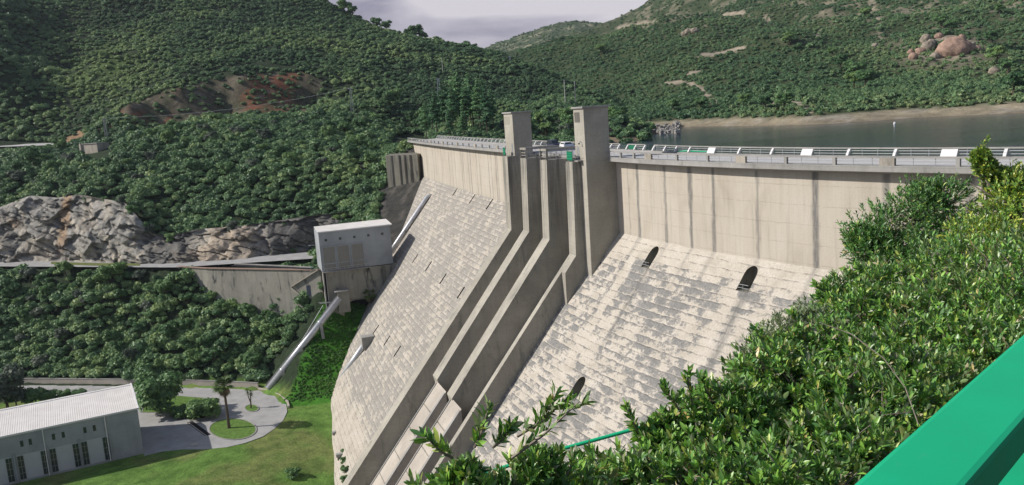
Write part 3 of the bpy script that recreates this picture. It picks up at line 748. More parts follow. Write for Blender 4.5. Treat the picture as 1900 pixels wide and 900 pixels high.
rock_face()

def ribbon(name, A, B, mat, nu=80, dz=0.0, kind='structure', parent=None):
    a = resample(A, nu); b = resample(B, nu)
    V = np.concatenate([a, b]); V[:, 2] += dz
    o = link(bpy.data.objects.new(name, np_mesh(name, V, grid_faces(nu, 2), mat)), parent)
    if kind: tag(o, kind=kind)
    return o
inner = [(p[0], p[1] - 1.2, p[2]) for p in bench_in]
ribbon('road', bench_out, inner, ASPHALT, dz=0.15)
# grass verge between road and rock
vg = [Z(95, 486.5, BZ), Z(180, 489, BZ), Z(260, 490, BZ)]; vg2 = [Z(95, 491, BZ), Z(180, 494, BZ), Z(260, 494, BZ)]
ribbon('verge', vg2, vg, plain('verge_grass', (0.13, 0.15, 0.05), 0.95, 0.1, 0, 0.4, 1.5), dz=0.19)
# far road with a guard rail, on the hill behind the knoll
ribbon('road', [Y(-120, 277, 428), Y(0, 275.5, 428), Y(100, 272, 428), Y(160, 267, 430)], [Y(-120, 273, 434), Y(0, 271.5, 434), Y(100, 268, 434), Y(160, 263, 436)], DECKROAD, dz=0.8)

# ------------------------------------------------------------------ the dam
dam = thing('gravity_dam', 'great pale concrete dam with lichen streaked face, spillway piers and two gate towers', 'dam', (18.3, 140, 0))
def dpart(mb, name, mat, parent=None, **kw):
    """mesh in world coordinates -> part of the dam"""
    return local(dam, mb).build(name, mat, parent or dam, **kw)
def dobj(name, mesh_):
    m = mesh_; o = link(bpy.data.objects.new(name, m), dam); o.matrix_parent_inverse = Matrix.Translation((-18.3, -140, 0)); return o
S0, S1 = -74.0, 196.0
J_R = [(-4.0, .25, .5), (-7.1, .55, .95), (-15.0, .5, .8), (-21.2, .6, 1), (-26.2, .42, .95), (-34.5, .4, .75), (-43.5, .55, 1), (-52.5, .5, .9), (-61.2, .55, 1), (-69.5, .4, 1)]
J_L = [(s, .3 + .25 * ((i * 37) % 5) / 5, .55 + .4 * ((i * 53) % 7) / 7) for i, s in enumerate((183.7, 172.7, 161, 147.5, 143.2, 133.5, 121.5, 117, 113, 104.2, 102.2, 96.2, 93.5, 87, 84, 75.2, 72.5, 68.5, 67.2, 60.5, 54.0, 48))]
def stain_at(s, z):
    v = np.zeros(s.shape)
    for sj, w, k in J_R + J_L:
        ww = w * (0.55 + .5 * vnoise(z * .35 + sj, s * 0, seed=5))
        v = np.maximum(v, k * (1 - smooth(ww * .55, ww * 1.15, np.abs(s - sj + (vnoise(z * .8, s * 0 + sj, seed=6) - .5) * .25))))
    return v
# upright wall
ss = np.arange(S0, S1, 0.28); zz = np.linspace(-0.55, ZF, 40)
fr_ = [frame(s) for s in ss]
oo = np.array([f[0] for f in fr_]); nn = np.array([f[1] for f in fr_])
V = np.zeros((len(zz), len(ss), 3)); V[..., :2] = oo[None]; V[..., 2] = zz[:, None]
Sg, Zg = np.meshgrid(ss, zz)
m_ = np_mesh('downstream_wall', V.reshape(-1, 3), grid_faces(len(ss), len(zz)), WALLM, uv=np.stack([Sg, Zg], -1).reshape(-1, 2), attrs={'stain': stain_at(Sg, Zg).ravel()})
dobj('downstream_wall', m_)
# battered face with the gallery openings
def solve_sk(u, v):
    s, k = 0.0, 5.0
    best = (1e9, 0, 0)
    for s_ in np.arange(-70, 180, 3.0):
        for k_ in np.arange(0, 58, 3.0):
            a = project(W(s_, k_ * MS, ZF - k_)); e = (a[0] - u) ** 2 + (a[1] - v) ** 2
            if e < best[0]: best = (e, s_, k_)
    s, k = best[1:]
    for _ in range(12):
        f = lambda s_, k_: np.array(project(W(s_, k_ * MS, ZF - k_))[:2]) - (u, v)
        r = f(s, k); J = np.stack([(f(s + .1, k) - r) / .1, (f(s, k + .1) - r) / .1], 1)
        ds = np.linalg.solve(J, r); s -= ds[0]; k -= ds[1]
    return s, k
niches = []                                     # centre s, sill k, half width, straight height
for (u, v) in [(1376, 541), (1196, 497), (1059, 741)]:
    s, k = solve_sk(u, v); niches.append((s, k, 1.05, 2.0))
slots = []
for (u, v) in [(845, 355), (876, 369), (908, 379), (770, 480), (795, 494), (822, 517), (855, 543), (737, 652), (718, 632), (697, 612)]:
    s, k = solve_sk(u, v); slots.append((s, k, .42, 1.2))
KB = 64.0
sl = set(np.arange(S0, S1, 0.6)); kl = set(np.arange(0, KB + .1, 1.4))
rects = []
for s, k, w, h_ in niches:
    r = (s - w, s + w, k - h_ - w, k); rects.append(r)
for s, k, w, h_ in slots:
    rects.append((s - w, s + w, k - h_, k + h_))
for r in rects: sl |= {r[0], r[1]}; kl |= {r[2], r[3]}
sl = np.array(sorted(sl)); kl = np.array(sorted(kl))
Sg, Kg = np.meshgrid(sl, kl)
def face_pt(s, k): return W(s, k * MS, ZF - k)
ff = [frame(s) for s in sl]
oo = np.array([f[0] for f in ff]); nn = np.array([f[1] for f in ff])
V = np.zeros(Sg.shape + (3,)); V[..., :2] = oo[None] + nn[None] * (Kg * MS)[..., None]; V[..., 2] = ZF - Kg
# slight unevenness of the lifts
nx = (fbm(Sg * .25, Kg * .5, seed=61) - .5) * .14
V[..., :2] += nn[None] * nx[..., None]
faces = grid_faces(len(sl), len(kl))
ci = np.arange(len(sl) - 1); cj = np.arange(len(kl) - 1)
cs = (sl[:-1] + sl[1:]) / 2; ck = (kl[:-1] + kl[1:]) / 2
CS, CK = np.meshgrid(cs, ck)
hole = np.zeros(CS.shape, bool)
for r in rects: hole |= (CS > r[0]) & (CS < r[1]) & (CK > r[2]) & (CK < r[3])
faces = faces[~hole.ravel()]
st = stain_at(Sg, ZF - Kg) * np.clip(1 - Kg / 14, 0, 1) * .55
for s, k, w, h_ in niches:                      # seepage run below each niche
    st = np.maximum(st, .8 * (1 - smooth(.25, .6, np.abs(Sg - (s - .85)))) * (Kg > k) * (1 - smooth(8, 13, Kg - k)))
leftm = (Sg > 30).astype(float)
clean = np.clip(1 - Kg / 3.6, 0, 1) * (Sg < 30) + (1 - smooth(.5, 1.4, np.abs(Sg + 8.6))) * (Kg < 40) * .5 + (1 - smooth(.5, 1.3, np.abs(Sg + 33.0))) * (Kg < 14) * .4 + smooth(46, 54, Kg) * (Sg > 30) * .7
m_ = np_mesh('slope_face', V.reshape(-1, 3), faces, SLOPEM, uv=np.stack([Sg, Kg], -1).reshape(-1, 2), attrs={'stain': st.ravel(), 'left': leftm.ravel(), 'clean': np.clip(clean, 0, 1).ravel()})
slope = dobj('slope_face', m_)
def fpt(s, k, back=0.0, z=None):
    return W(s, k * MS - back, ZF - k if z is None else z)
for s, k, w, h_ in niches:
    # frame around the arch
    n_ = 14
    arc = [(s - w, k)] + [(s - w * math.cos(math.pi * i / n_), k - h_ - w * math.sin(math.pi * i / n_)) for i in range(n_ + 1)] + [(s + w, k)]
    mb = MB()
    L_ = [fpt(a, b, 0) for a, b in arc]
    half = len(arc) // 2
    mb.poly(L_[:half + 1] + [fpt(s - w, k - h_ - w)], [tuple(range(half + 2))])
    mb.poly(L_[half:] + [fpt(s + w, k - h_ - w)], [tuple(range(len(L_) - half + 1))])
    dpart(mb, 'niche_surround', CONC)
    mb = MB()
    D_ = 2.2
    ds = k * MS - D_ - 1.2
    back = [W(a, ds, ZF - b) for a, b in arc]
    nL = len(arc)
    mb.poly(L_ + back, [(i, i + 1, nL + i + 1, nL + i) for i in range(nL - 1)] + [tuple(range(nL, 2 * nL)), (nL - 1, 0, nL, 2 * nL - 1)])
    niche = dpart(mb, 'gallery_niche', CONC_DARK)
    mb = MB()
    for q in (0.45, 0.9):
        mb.beam(W(s - w, k * MS - .15, ZF - k + q), W(s + w, k * MS - .15, ZF - k + q), .05, .05)
    mb.beam(W(s - .1, k * MS - .15, ZF - k), W(s - .1, k * MS - .15, ZF - k + .95), .05, .05)
    dpart(mb, 'niche_rail', STEEL)
for s, k, w, h_ in slots:
    mb = MB()
    a = [(s - w, k - h_), (s + w, k - h_), (s + w, k + h_), (s - w, k + h_)]
    f_ = [fpt(*q) for q in a]; b_ = [fpt(q[0], q[1], 2.0) for q in a]
    mb.poly(f_ + b_, [(0, 1, 5, 4), (1, 2, 6, 5), (2, 3, 7, 6), (3, 0, 4, 7), (4, 5, 6, 7)])
    dpart(mb, 'drain_slot', DARK)

# spillway piers: profile in (d, z), extruded along s
def pier(name, prof, s0, s1, mat=CONC_PIER):
    mb = MB(); mb.prism(prof, lambda d, z: WS(s0, d, z), lambda d, z: WS(s1, d, z))
    return dpart(mb, name, mat, bevel=.04)
top_at = lambda d, h_: ZF - d / MS + h_
pier('spillway_wall', [(-3, -.3), (7.3, -.3), (7.5, -15.3), (50, top_at(50, 6.35)), (50, -90), (-3, -90)], 34.8, 38.0)
PB = pier('spillway_pier', [(-3, -.3), (7.6, -.3), (8.0, -14.3), (28.5, -40.4), (28.2, -41.7), (28.2, -90), (-3, -90)], 22.8, 26.1)
PC = pier('spillway_pier', [(-3, -.3), (7.6, -.3), (8.0, -14.6), (28.5, -40.9), (28.2, -42.2), (28.2, -90), (-3, -90)], 12.3, 15.6)
pier('spillway_wall', [(4.3, -.3), (6.95, -.3), (7.3, -16.2), (9.45, -18.9), (9.6, -60), (4.3, -60)], 2.2, 5.0)
pier('spillway_wall', [(-3, -.6), (7.0, -.6), (7.3, -16.25), (60, top_at(60, 5.15)), (60, -95), (-3, -95)], 3.75, 5.06)
# weir crests between the piers and dark gates
for a, b in ((26.1, 34.8), (15.6, 22.8), (5.06, 12.3)):
    mb = MB(); mb.prism([(-3, -4.8), (-.4, -4.3), (.5, -5.2), (1.1, -8), (1.6, -13), (2.6, -15.9), (8, -22.5), (8, -40), (-3, -40)], lambda d, z: WS(a, d, z), lambda d, z: WS(b, d, z)); dpart(mb, 'spillway_crest', CONC_DARK)
    mb = MB(); mb.prism([(-.9, -.62), (-.6, -.62), (-.3, -4.4), (-.6, -4.4)], lambda d, z: WS(a + .01, d, z), lambda d, z: WS(b - .01, d, z)); dpart(mb, 'spillway_gate', DARK)
# chute blocks below the piers
for a, b, d0 in ((17.2, 23.75, 28.25), (6.9, 13.3, 28.25)):
    mb = MB(); mb.prism([(d0, top_at(d0, 6.5)), (66, top_at(66, 6.5)), (66, -100), (d0, -100)], lambda d, z: WS(a, d, z), lambda d, z: WS(b, d, z))
    ch = dpart(mb, 'chute_block', CONC_PALE, bevel=.05)
    for q0, q1, hh in ((b - .35, b - .02, 6.75), (a + .02, a + .8, 6.62)):
        mb = MB(); mb.prism([(d0 + .3, top_at(d0 + .3, hh)), (66, top_at(66, hh)), (66, -99), (d0 + .3, -99)], lambda d, z: WS(q0, d, z), lambda d, z: WS(q1, d, z))
        o = dpart(mb, 'chute_kerb', CONC_GREY); o.parent = ch
    for d_ in np.arange(d0 + 3, 64, 3.2):
        mb = MB(); mb.prism([(d_, top_at(d_, 6.5) + .003), (d_ + .12, top_at(d_ + .12, 6.5) + .003), (d_ + .12, top_at(d_ + .12, 6.5) + .03), (d_, top_at(d_, 6.5) + .03)], lambda d, z: WS(a + .9, d, z), lambda d, z: WS(b - .45, d, z))
        o = dpart(mb, 'chute_joint', CONC_DARK); o.parent = ch
# stair between block and wall
mb = MB()
for i in range(28):
    d_ = 44 + i * .8
    mb.box(WS(15.2, d_, top_at(d_, 3.2)), (.8, 3.4, .8), math.atan2(nS[1], nS[0]))
dpart(mb, 'chute_steps', CONC_GREY)

# gate towers
def tower(s0, s1, d0, d1, zt, lou):
    mb = MB(); mb.prism([(s0, d0), (s1, d0), (s1, d1), (s0, d1)], lambda s, d: WS(s, d, -.3), lambda s, d: WS(s, d, zt))
    t_ = dpart(mb, 'gate_tower', CONC_TOWER, bevel=.03)
    mb = MB(); e = .3; mb.prism([(s0 - e, d0 - e), (s1 + e, d0 - e), (s1 + e, d1 + e), (s0 - e, d1 + e)], lambda s, d: WS(s, d, zt), lambda s, d: WS(s, d, zt + .3))
    o = dpart(mb, 'roof_slab', CONC_GREY, bevel=.03); o.parent = t_
    mb = MB()
    for i in range(6):
        a = s1 - .55 - i * (s1 - s0 - 1.9) / 6
        mb.prism([(a - .12, zt - 2.3), (a + .12, zt - 2.3), (a + .12, zt - .6), (a - .12, zt - .6)], lambda s, z: WS(s, d1 + .004, z), lambda s, z: WS(s, d1 - .2, z))
    o = dpart(mb, 'louvre', DARK if lou else CONC_DARK); o.parent = t_
    mb = MB(); a = s0 + (s1 - s0) * (.72 if lou else .22)
    mb.prism([(a - .42, .02), (a + .42, .02), (a + .42, 2.15), (a - .42, 2.15)], lambda s, z: WS(s, d1 + .02, z), lambda s, z: WS(s, d1 - .2, z))
    o = dpart(mb, 'door', STEELD); o.parent = t_
    if lou:
        mb = MB(); a = s0 + 1.35
        mb.tube([WS(a, d1, 2.9), WS(a, d1 + .35, 3.05), WS(a, d1 + .5, 2.8)], .06, 6); mb.box(WS(a, d1 + .5, 2.7), (.3, .3, .25))
        o = dpart(mb, 'wall_lamp', STEELD); o.parent = t_
    return t_
CONC_TOWER = concrete('concrete_tower', (0.44, 0.41, 0.35), (0.25, 0.25, 0.22), 0.2, 0.3, 1.1, (0.15, 0.15, 0.14))
tower(0.0, 4.15, 1.0, 5.45, 8.45, True)
tower(35.2, 40.6, 1.5, 5.5, 8.3, False)
mb = MB(); mb.prism([(-2, -.31), (5.45, -.31), (5.75, -60), (-2, -60)], lambda d, z: WS(0.0, d, z), lambda d, z: WS(4.15, d, z)); dpart(mb, 'tower_pier', CONC_TOWER, bevel=.03)
mb = MB(); mb.prism([(-2, -.31), (5.5, -.31), (5.7, -40), (-2, -40)], lambda d, z: WS(38.003, d, z), lambda d, z: WS(40.6, d, z)); dpart(mb, 'tower_pier', CONC_TOWER, bevel=.03)

# deck slab
def band_mesh(prof, s0, s1, step=1.5, closed=True):
    q = np.arange(s0, s1 + .01, step); n_ = len(prof)
    V = []; F = []
    for s in q:
        for d, z in prof: V.append(W(s, d, z))
    for i in range(len(q) - 1):
        for j in range(n_ if closed else n_ - 1):
            F.append((i * n_ + j, i * n_ + (j + 1) % n_, (i + 1) * n_ + (j + 1) % n_, (i + 1) * n_ + j))
    mb = MB(); mb.v = [tuple(map(float, p)) for p in V]; mb.f = F
    if closed: mb.f += [tuple(range(n_))[::-1], tuple((len(q) - 1) * n_ + j for j in range(n_))]
    return mb
dpart(band_mesh([(-11, 0), (1.6, 0), (1.6, -.52), (.9, -.62), (0, -.9), (-11, -.9)], -74, .0), 'deck_slab', CONC_GREY)
dpart(band_mesh([(-11, 0), (1.6, 0), (1.6, -.52), (.9, -.62), (0, -.9), (-11, -.9)], 38.1, 195.6), 'deck_slab', CONC_GREY)
dpart(band_mesh([(-11, 0), (1.0, 0), (1.0, -.6), (-11, -.6)], 0, 38.1, .635), 'deck_slab', CONC_GREY)
dpart(band_mesh([(-11, -.9), (-10, -.9), (-10, -40), (-11, -40)], -74, 195), 'upstream_wall', CONC)
for a, b in ((-74, 0), (40.6, 195)):
    dpart(band_mesh([(.5, .004), (1.6, .004), (1.6, .16), (.5, .16)], a, b), 'kerb', CONC_GREY)
dpart(band_mesh([(-10.6, .004), (-9.2, .004), (-9.2, .16), (-10.6, .16)], -74, 195), 'kerb', CONC_GREY)
o = local(dam, band_mesh([(-9.2, .006), (.5, .006)], -74, 195, closed=False)).build('carriageway', DECKROAD, dam)
# pier decks with their rail beams
for (a, b) in ((22.8, 26.1), (12.3, 15.6)):
    mb = MB()
    for s_ in (a + .2, b - .2): mb.beam(WS(s_, .6, 1.52), WS(s_, 7.6, 1.52), .4, .36)
    dpart(mb, 'rail_beam', CONC_GREY, bevel=.02)
    mb = MB()
    for s_ in (a + .25, b - .25): mb.beam(WS(s_, 7.4, -.3), WS(s_, 7.4, 1.35), .5, .4, up=(1, 0, 0))
    for z_ in (.25, .75): mb.beam(WS(a + .3, 7.45, z_), WS(b - .3, 7.45, z_), .12, .14)
    mb.beam(WS(a, 7.4, 1.5), WS(b, 7.4, 1.5), .42, .4)
    dpart(mb, 'pier_parapet', CONC_PIER, bevel=.02)
    mb = MB()
    for s_ in (a + .2, b - .2):
        for z_ in (.3, .75): mb.beam(WS(s_, .8, z_), WS(s_, 7.2, z_), .05, .05)
        for d_ in np.arange(1.2, 7.2, 1.1): mb.beam(WS(s_, d_, -.3), WS(s_, d_, 1.35), .05, .05, up=(1, 0, 0))
    dpart(mb, 'pier_fence', STEEL)
# ledges and green screens beside the towers
mb = MB(); mb.prism([(5.45, -.3), (6.4, -.3), (6.4, -.06), (5.45, -.06)], lambda d, z: WS(1.3, d, z), lambda d, z: WS(5.1, d, z)); dpart(mb, 'tower_ledge', CONC_GREY)
for (s_a, s_b, d_) in ((2.7, 5.0, 6.7), (36.7, 38.0, 7.0)):
    mb = MB(); mb.beam(WS(s_a, d_, .68), WS(s_b, d_, .68), .08, 1.55)
    sc_ = dpart(mb, 'green_screen', GREEND)
    mb = MB()
    for z_ in (.25, .7, 1.1): mb.beam(WS(s_a, d_ + .06, z_), WS(s_b, d_ + .06, z_), .05, .06)
    o = dpart(mb, 'screen_rail', GREENB if False else GREEN); o.parent = sc_
    mb = MB()
    for z_ in (.5, 1.0): mb.beam(WS(s_a, d_, z_), WS(s_a - (1.6 if s_a < 10 else 1.3), d_ - .4, z_), .04, .04)
    for f_ in (.5, 1): mb.beam(WS(s_a - f_ * 1.4, d_ - .4 * f_, -.3), WS(s_a - f_ * 1.4, d_ - .4 * f_, 1.05), .04, .04, up=(1, 0, 0))
    dpart(mb, 'tower_rail', STEEL)

# railings along the road
def railing(name, label, s0, s1, d, back):
    o_, n_, T_ = frame((s0 + s1) / 2)
    root = thing(name, label, 'railing', W((s0 + s1) / 2, d, 0))
    def part(mb, nm, mat, **kw): return local(root, mb).build(nm, mat, root, **kw)
    return root, part
def front_rail(label, s0, s1, posts, panels):
    root, part = railing('parapet_railing', label, s0, s1, 1.35, False)
    def run(z, w, h_, step=2.2):
        mb = MB(); q = list(np.arange(s0, s1, step)) + [s1]
        for a, b in zip(q[:-1], q[1:]): mb.beam(W(a, 1.35, z), W(b + .02, 1.35, z), w, h_)
        return mb
    part(run(1.08, .34, .17), 'top_beam', CONC_GREY)
    part(run(.78, .05, .05), 'rail', STEEL); part(run(.46, .05, .05), 'rail', STEEL)
    for s in posts:
        if s0 <= s <= s1: part(MB().box(tuple(np.array(W(s, 1.35, .575))), (.42, .32, .83), math.atan2(frame(s)[2][1], frame(s)[2][0])), 'post', CONC_GREY, bevel=.015)
    for s in panels:
        if s0 <= s <= s1: part(MB().box(tuple(np.array(W(s, 1.37, .585))), (1.75, .36, .85), math.atan2(frame(s)[2][1], frame(s)[2][0])), 'panel', CONC, bevel=.015)
    for s in np.arange(s0 + 1.1, s1, 2.25): part(MB().beam(W(s, 1.35, .16), W(s, 1.35, 1.0), .05, .05, up=(1, 0, 0)), 'baluster', STEEL)
def back_rail(label, s0, s1, posts, panels, infill=()):
    root, part = railing('parapet_railing', label, s0, s1, -10.2, True)
    q = list(np.arange(s0, s1, 2.2)) + [s1]
    mb = MB()
    for a, b in zip(q[:-1], q[1:]): mb.beam(W(a, -10.35, 1.12), W(b + .02, -10.35, 1.12), .36, .16)
    part(mb, 'top_beam', CONC_GREY)
    for z in (.45, .8):
        mb = MB()
        for a, b in zip(q[:-1], q[1:]): mb.beam(W(a, -10.3, z), W(b + .02, -10.3, z), .06, .06)
        part(mb, 'rail', STEEL)
    for s in np.arange(s0 + 1.1, s1, 2.25): part(MB().beam(W(s, -10.3, .16), W(s, -10.3, 1.06), .05, .05, up=(1, 0, 0)), 'baluster', STEEL)
    for s in posts:
        if s0 <= s <= s1:
            mb = MB(); p0, p1, p2 = W(s, -9.75, .16), W(s, -9.95, .55), W(s, -10.35, 1.05)
            mb.beam(p0, p1, .34, .26); mb.beam(p1, p2, .34, .26); part(mb, 'post', WHITE)
    for s in panels:
        if s0 <= s <= s1:
            mb = MB(); mb.prism([(-9.8, .16), (-10.05, .16), (-10.5, 1.04), (-10.25, 1.04)], lambda d, z: W(s - .95, d, z), lambda d, z: W(s + .95, d, z)); part(mb, 'panel', WHITE)
    for a, b in infill:
        mb = MB(); mb.beam(W(a, -10.25, .6), W(b, -10.25, .6), .06, .72); part(mb, 'mesh_infill', GREEND)
sp_ = 6.6
fp_r = [-4.5, -8.75] + [s for k in range(4) for s in (-13 - 20.2 * k - 7.2, -13 - 20.2 * k - 13.9)]
fp_p = [-13 - 20.2 * k for k in range(4)]
front_rail('concrete railing on the near road edge right of the tall gate tower', -73, -.2, fp_r, fp_p)
lp = list(np.arange(41.5, 195, 6.7))
front_rail('concrete railing on the near road edge left of the shorter gate tower', 40.8, 195, [s for i, s in enumerate(lp) if i % 3], [s for i, s in enumerate(lp) if i % 3 == 0])
bp_p = [-13.2, -33.9, -54.2, -73]
bp_r = [-20.3, -27.4, -40.8, -47.5, -60.4, -66.9, 5.2, 1.2, -2.6, -7.0]
back_rail('reservoir side railing with leaning white posts right of both gate towers', -73, 5.4, bp_r, bp_p)
back_rail('short railing piece between two gaps with green infill on the reservoir side', 8.6, 15.6, [8.7, 12.2, 15.5], [], [(12.4, 15.3)])
back_rail('reservoir side railing with leaning white posts behind the parked cars', 19.0, 195, [19.1, 22.6] + list(np.arange(27, 195, 4.4)), [])
# green boom beyond the railing
gb = thing('floating_boom', 'thin green boom lying on the water just behind the dam railing', 'boom', tuple(W(2, -13, -4)))
mb = MB(); mb.tube([W(8.5, -14, -1.0), W(2, -14.5, -.15), W(-6.5, -15, -.2)], .16, 8)
local(gb, mb).build('boom_tube', GREEN, gb)
mb = MB()
for s_, z_ in ((7.5, -1.0), (-5.5, -.3)): mb.beam(W(s_, -14.3, -4.2), W(s_, -14.3, z_), .15, .15, up=(1, 0, 0))
local(gb, mb).build('boom_post', STEELD, gb)

# left abutment block beyond the wall
ab = thing('abutment_block', 'dark stained concrete abutment block between the dam wall and the wooded knoll', 'abutment', Y(745, 340, 305))
A0 = Y(716, 301, 309); A1 = Y(773, 297, 303)
mb = MB(); zt = -4.4
mb.hexa([(A0[0], A0[1], -30), (A1[0] + .4, A1[1], -30), (A1[0] + 3, A1[1] + 14, -30), (A0[0], A0[1] + 14, -30)], [(A0[0], A0[1], zt), (A1[0] + .4, A1[1], zt), (A1[0] + 3, A1[1] + 14, zt), (A0[0], A0[1] + 14, zt)])
local(ab, mb).build('block', CONC_DARK, ab, bevel=.05)
mb = MB()
for k in (.2, .45, .62, .8):
    p = np.array(A0) * (1 - k) + np.array(A1) * k
    mb.box((p[0], p[1] - .1, -13), (.5, .3, 17))
local(ab, mb).build('rib', CONC_DARK, ab)

# pipes lying on the battered face
pu = thing('drain_pipe', 'grey steel pipe running down the upper left dam face into the gate house', 'pipe', W(100, 4, -18))
a1 = solve_sk(797, 367); a2 = solve_sk(741, 452)
def onf(s, k, out): 
    o_, n_, T_ = frame(s); nrm = np.array([n_[0] * .777, n_[1] * .777, .63]); return np.array(face_pt(s, k)) + nrm * out
mb = MB(); mb.tube([onf(a1[0], a1[1] - .6, -.2), onf(a1[0], a1[1], .75), onf(a2[0], a2[1], .9), onf(a2[0], a2[1] + 3, .9)], .72, 14)
local(pu, mb).build('tube', STEEL, pu, smooth_sh=True)
mb = MB()
for f_ in (.25, .5, .75): 
    q = (a1[0] * (1 - f_) + a2[0] * f_, a1[1] * (1 - f_) + a2[1] * f_); mb.beam(onf(*q, -.2), onf(*q, .9), 1.7, .6)
local(pu, mb).build('saddle', CONC_GREY, pu)
pl = thing('drain_pipe', 'pale steel pipe from a concrete box down to the dam toe beside the grass', 'pipe', Z(622, 724, -67))
a1 = solve_sk(683, 640)
top_ = onf(a1[0], a1[1], .9); bot_ = Z(620, 721, -66.2)
mb = MB(); mb.tube([top_, bot_], .8, 14); local(pl, mb).build('tube', STEEL, pl, smooth_sh=True)
mb = MB()
c0 = onf(a1[0], a1[1] - .5, 0); rz_ = math.atan2(nS[1], nS[0])
mb.box((c0[0] - .4, c0[1], c0[2] + .4), (3.6, 3.2, 3.4), rz_)
local(pl, mb).build('intake_box', CONC_GREY, pl, bevel=.04)
mb = MB(); mb.box((bot_[0] - .6, bot_[1], -66.6), (3.4, 3.6, 1.6), rz_); mb.box((bot_[0] + .8, bot_[1] - 2.4, -66.9), (3.2, 2.0, 1.0), rz_)
local(pl, mb).build('thrust_block', CONC_GREY, pl, bevel=.05)
mb = MB()
dirv = (bot_ - top_) / np.linalg.norm(bot_ - top_)
mb.beam(top_ + np.array([1.3, 1.8, -.4]), bot_ + np.array([1.3, 1.8, .1]), .25, .3)
local(pl, mb).build('side_rail', STEELD, pl)
# little concrete sill blocks at the toe
for i, (u, v) in enumerate([(632, 801), (640, 842)]):
    p = Z(u, v, -67.6)
    t_ = thing('concrete_sill', ['small grey concrete sill sticking out of the lawn at the dam toe', 'lower dark concrete sill at the dam toe beside the hedge'][i], 'sill', p)
    MB().box((0, 0, 0), (4.2, 1.1, .7), rz_).build('sill_block', CONC_GREY, t_, bevel=.04)
    MB().box((0, 0, -1.0), (3.6, .9, 1.8), rz_).build('sill_foot', CONC_DARK, t_)

# ------------------------------------------------------------------ gate house beside the dam
gA = Z(598, 505, BZ); gdir = np.array([.947, .32]); gper = np.array([-.32, .947])
GZ = 11.9; GL = 21.6; GD = 12.0
gh = thing('gate_house', 'flat grey gate house with ribbed white roof and three louvred bays built against the dam', 'building', tuple(gA), math.atan2(.32, .947))
def gp(mb, nm, mat, parent=None, **kw): return mb.build(nm, mat, parent or gh, **kw)
gp(MB().box((GL / 2, GD / 2, GZ / 2), (GL, GD, GZ)), 'wall', WALLGREY, bevel=.03)
def ribbed_roof(L_, D_, z0, rise, pitch_, over=.25, ridge=.8):
    mb = MB(); xs = []; 
    x = -over
    while x < L_ + over: xs += [(x, 0), (x + pitch_ * .55, 0), (x + pitch_ * .62, .05), (x + pitch_ * .93, .05)]; x += pitch_
    rows = [(-over, z0), (D_ * ridge, z0 + rise), (D_ + over, z0 + rise * .5)]
    V = [(a, y, z + h_) for y, z in rows for a, h_ in xs]
    n_ = len(xs); mb.v = V; mb.f = [tuple(int(q) for q in f) for f in grid_faces(n_, 3)]
    return mb
rf = gp(ribbed_roof(GL, GD, GZ + .15, .7, .55), 'roof', ROOF)
gp(MB().beam((-.25, -.28, GZ + .12), (GL + .25, -.28, GZ + .12), .12, .34), 'fascia', WHITE)
gp(MB().poly([(GL + .1, -.2, GZ - .05), (GL + .1, GD + .2, GZ - .05), (GL + .1, GD + .2, GZ + .5), (GL + .1, GD * .8, GZ + .86), (GL + .1, -.2, GZ + .2)], [(0, 1, 2, 3, 4)]), 'gable', WHITE)
for i in range(5):
    x = 2.0 + i * 4.25
    w_ = gp(MB().box((x, -.0, 9.55), (.95, .12, 1.0)), 'window', WALLGREY, bevel=.02)
    gp(MB().box((x - .17, -.05, 9.5), (.34, .06, .72)).box((x + .2, -.05, 9.5), (.34, .06, .72)), 'pane', GLASSD, w_)
for i in range(3):
    x = 2.55 + i * 4.25
    l_ = gp(MB().box((x, -.02, 4.9), (3.55, .14, 5.1)), 'louvre', LOUVRE)
    gp(MB().box((x, -.02, 1.25), (3.55, .14, 1.9)), 'louvre', LOUVRE)
    mb = MB()
    for q in (-1.86, 1.86): mb.box((x + q, -.1, 3.9), (.32, .24, 7.4))
    for q in (2.3, 7.5): mb.box((x, -.105, q), (3.7, .22, .32))
    gp(mb, 'louvre_frame', WALLGREY)
mb = MB()
for x in np.arange(.1, 14.5, 1.3): mb.box((x, -.75, .55), (.05, .05, 1.1))
for z in (.55, 1.08): mb.beam((.1, -.75, z), (14.4, -.75, z), .05, .05)
gp(mb, 'balcony_rail', STEEL)
gp(MB().box((7.3, -.5, -.12), (14.7, 1.0, .2)), 'balcony_slab', CONC_GREY)
gp(MB().tube([(0, 6, 7.5), (-2.2, 5.6, 7.7)], .06, 6).box((-2.4, 5.6, 7.65), (.6, .3, .2)), 'wall_lamp', STEEL)
# support wall with the arch
sw = thing('support_wall', 'stained concrete wall with low arch under the gate house', 'wall', tuple(gA), math.atan2(.32, .947))
prof = [(0.2, -.25), (GL + 6, -.25), (GL + 6, -22), (15.6, -22), (15.6, -11.9)] + [(10.5 + 5.1 * math.cos(a), -11.9 + 2.2 * math.sin(a)) for a in np.linspace(0.2, math.pi - .05, 10)] + [(5.3, -12.4), (5.3, -19), (0.2, -19)]
mb = MB(); mb.prism(prof, lambda x, z: (x, 0.05, z), lambda x, z: (x, 4.0, z)); mb.build('wall_face', CONC_WALL, sw)
MB().box((10.5, 3.5, -16), (12, .5, 14)).build('arch_back', DARK, sw)
MB().box((1.0, -.25, -6.5), (.25, .9, 12.5)).box((0.2, -.3, -6.3), (.3, .8, 12.6)).build('pilaster', CONC_GREY, sw)
MB().box((.6, -.02, -6.5), (.5, .2, 12)).build('recess', DARK, sw)
MB().box((18.3, -.1, -3.4), (1.3, .35, 6)).build('buttress', CONC_DARK, sw)
MB().box((8, -.12, -9.6), (14.5, .3, .35)).build('string_course', CONC_DARK, sw)
